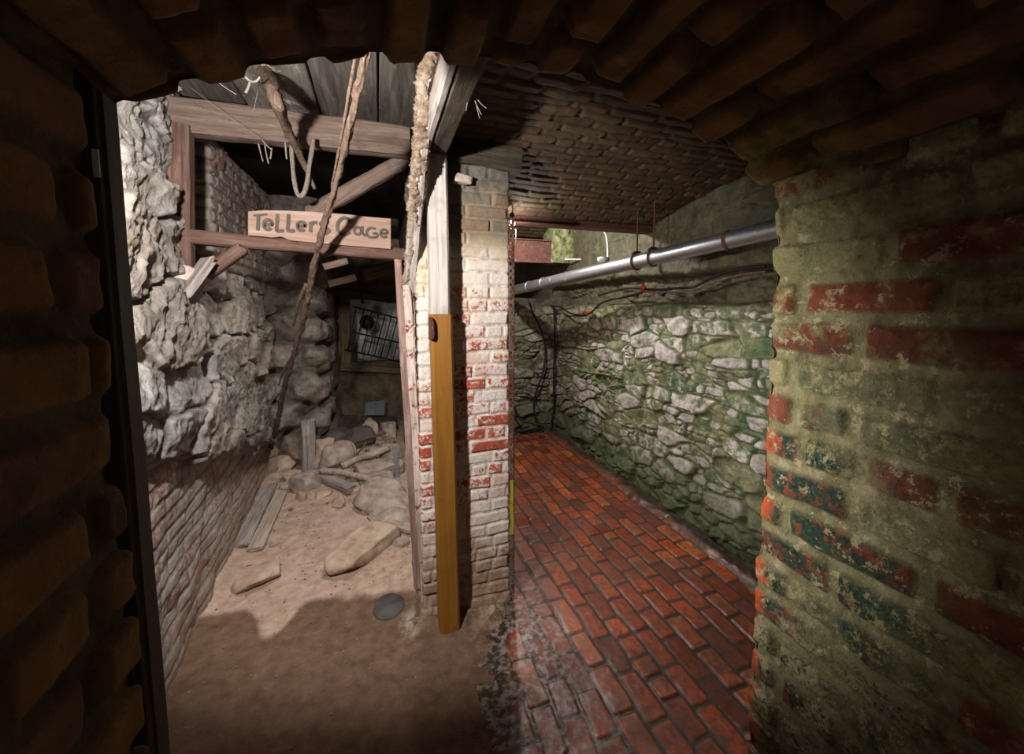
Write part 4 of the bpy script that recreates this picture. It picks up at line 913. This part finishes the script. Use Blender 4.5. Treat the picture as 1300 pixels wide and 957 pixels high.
# slate disc
p, d = ground(494, 770)
def disc():
    bm = bmesh.new(); n = 40; T = []; B = []
    for k in range(n):
        a = 2*math.pi*k/n; r = .085*(1+.07*mn.noise(Vector((math.cos(a)*2, math.sin(a)*2, 3)))); T.append(bm.verts.new((r*.92*math.cos(a), r*1.02*math.sin(a), .012))); B.append(bm.verts.new((r*math.cos(a), r*1.1*math.sin(a), -.02)))
    c = bm.verts.new((0, 0, .014))
    for k in range(n): bm.faces.new((T[k], T[(k+1) % n], c)); bm.faces.new((B[k], B[(k+1) % n], T[(k+1) % n], T[k]))
    bm.faces.new(B[::-1])
    o = link_bm('round_stone', bm, S_slate, True, Matrix.Translation(p)); tag(o, 'dark grey round flat stone set in the dirt left of the post foot', 'stone')
disc()
# scattered grit: one uncountable object
def grit():
    rg = random.Random(5); bm = bmesh.new()
    for k in range(900):
        if k < 650: x, y = rg.uniform(-.85, .15), rg.uniform(1.3, 4.6)
        else: x, y = rg.gauss(-.2, .3), rg.gauss(4.2, .4)
        if x < -.9 or x > .15: continue
        s = rg.choice((.003, .004, .005, .008)) if k < 650 else rg.choice((.01, .015, .025)); z = fzs(x, y)
        r = bmesh.ops.create_icosphere(bm, subdivisions=1, radius=s*.8)['verts']; e = Matrix.Rotation(rg.uniform(0, 6), 3, 'Z')
        for v in r: v.co = e @ Vector((v.co.x*rg.uniform(.7, 1.4), v.co.y*rg.uniform(.7, 1.4), v.co.z*.6))+Vector((x, y, z+s*.25))
    o = link_bm('scattered_grit', bm, m_stone('grit_brown', '#5d4b3d', '#7d6756', '#9a8574'), False); o['kind'] = 'stuff'; tag(o, 'loose grit and crumbs scattered over the dirt floor', 'grit')
grit()
# cobwebs
def web():
    rg = random.Random(3); bm = bmesh.new()
    def strand(a, b, sag, r): tube_bm(bm, smooth_pts([a, a.lerp(b, .5)+Vector((0, 0, -sag)), b], 6), r, 5)
    for (x0, y0, x1, y1, Y, r) in [(318, 103, 312, 118, 1.7, .005), (312, 98, 322, 104, 1.7, .005), (322, 104, 330, 98, 1.7, .004), (240, 128, 290, 152, 2.15, .0012), (328, 182, 334, 205, 2.14, .003), (336, 184, 341, 208, 2.14, .003), (345, 188, 343, 202, 2.14, .004), (330, 100, 322, 140, 1.8, .001),
                                (333, 178, 345, 190, 2.14, .003), (362, 180, 364, 202, 2.14, .004), (262, 92, 300, 120, 1.7, .0012), (243, 112, 330, 175, 2.1, .001)]:
        strand(aty(x0, y0, Y), aty(x1, y1, Y), .004, r)
    for k in range(26):
        a = aty(598+rg.uniform(-4, 6), 78+rg.uniform(0, 45), 1.35); strand(a, a+Vector((rg.uniform(-.05, .05), .0, rg.uniform(-.08, .0))), .004, .0014)
    o = link_bm('cobweb', bm, K_web, True); o['kind'] = 'stuff'; tag(o, 'dusty grey cobweb strands hanging under the ceiling', 'cobweb')
web()

# ------------------------------------------------------------------ light
def area_pt(name, loc, power, col, rad=.04, typ='POINT', tgt=None, ang=120, blend=.3):
    l = bpy.data.lights.new(name, typ); l.energy = power; l.color = col; l.shadow_soft_size = rad; o = bpy.data.objects.new(name, l); COL.objects.link(o); o.location = loc
    if typ == 'SPOT':
        l.spot_size = math.radians(ang); l.spot_blend = blend; o.rotation_euler = (Vector(tgt)-Vector(loc)).to_track_quat('-Z', 'Y').to_euler()
    return o
area_pt('work_lamp', (-.44, .86, 2.00), 165, (1, .94, .89), .03, 'SPOT', (.20, 3.0, 1.45), 118, .30)
area_pt('jamb_fill', (-.50, .93, 1.50), 175, (1, .95, .88), .04, 'SPOT', (.74, .95, 1.34), 60, 1.0)  # added fill spot brightening the right jamb
area_pt('rubble_lamp', (.10, 2.72, 2.42), 95, (1, .93, .87), .05, 'SPOT', (-.40, 3.5, .0), 112, .9)
area_pt('bulb_lamp', tuple(bc+Vector((0.03, .03, -.045))), 8, (.93, .97, 1), .03)
area_pt('corridor_lamp', (1.08, 3.32, 2.42), 125, (1, .96, .90), .035)
area_pt('far_room_lamp', (.75, 6.45, 1.35), 3, (.95, .97, 1), .05)
area_pt('passage_fill', (.52, -.45, 1.2), 1.8, (1, .88, .74), .15)  # added unseen fill behind the camera, standing in for bounced light
wd = bpy.data.worlds.new('world'); C.world = wd; wd.use_nodes = True; wd.node_tree.nodes['Background'].inputs[0].default_value = (.02, .018, .015, 1); wd.node_tree.nodes['Background'].inputs[1].default_value = .3
C.view_settings.view_transform = 'Standard'; C.view_settings.look = 'None'; C.view_settings.exposure = 0.0; C.view_settings.gamma = 1; C.view_settings.use_curve_mapping = False
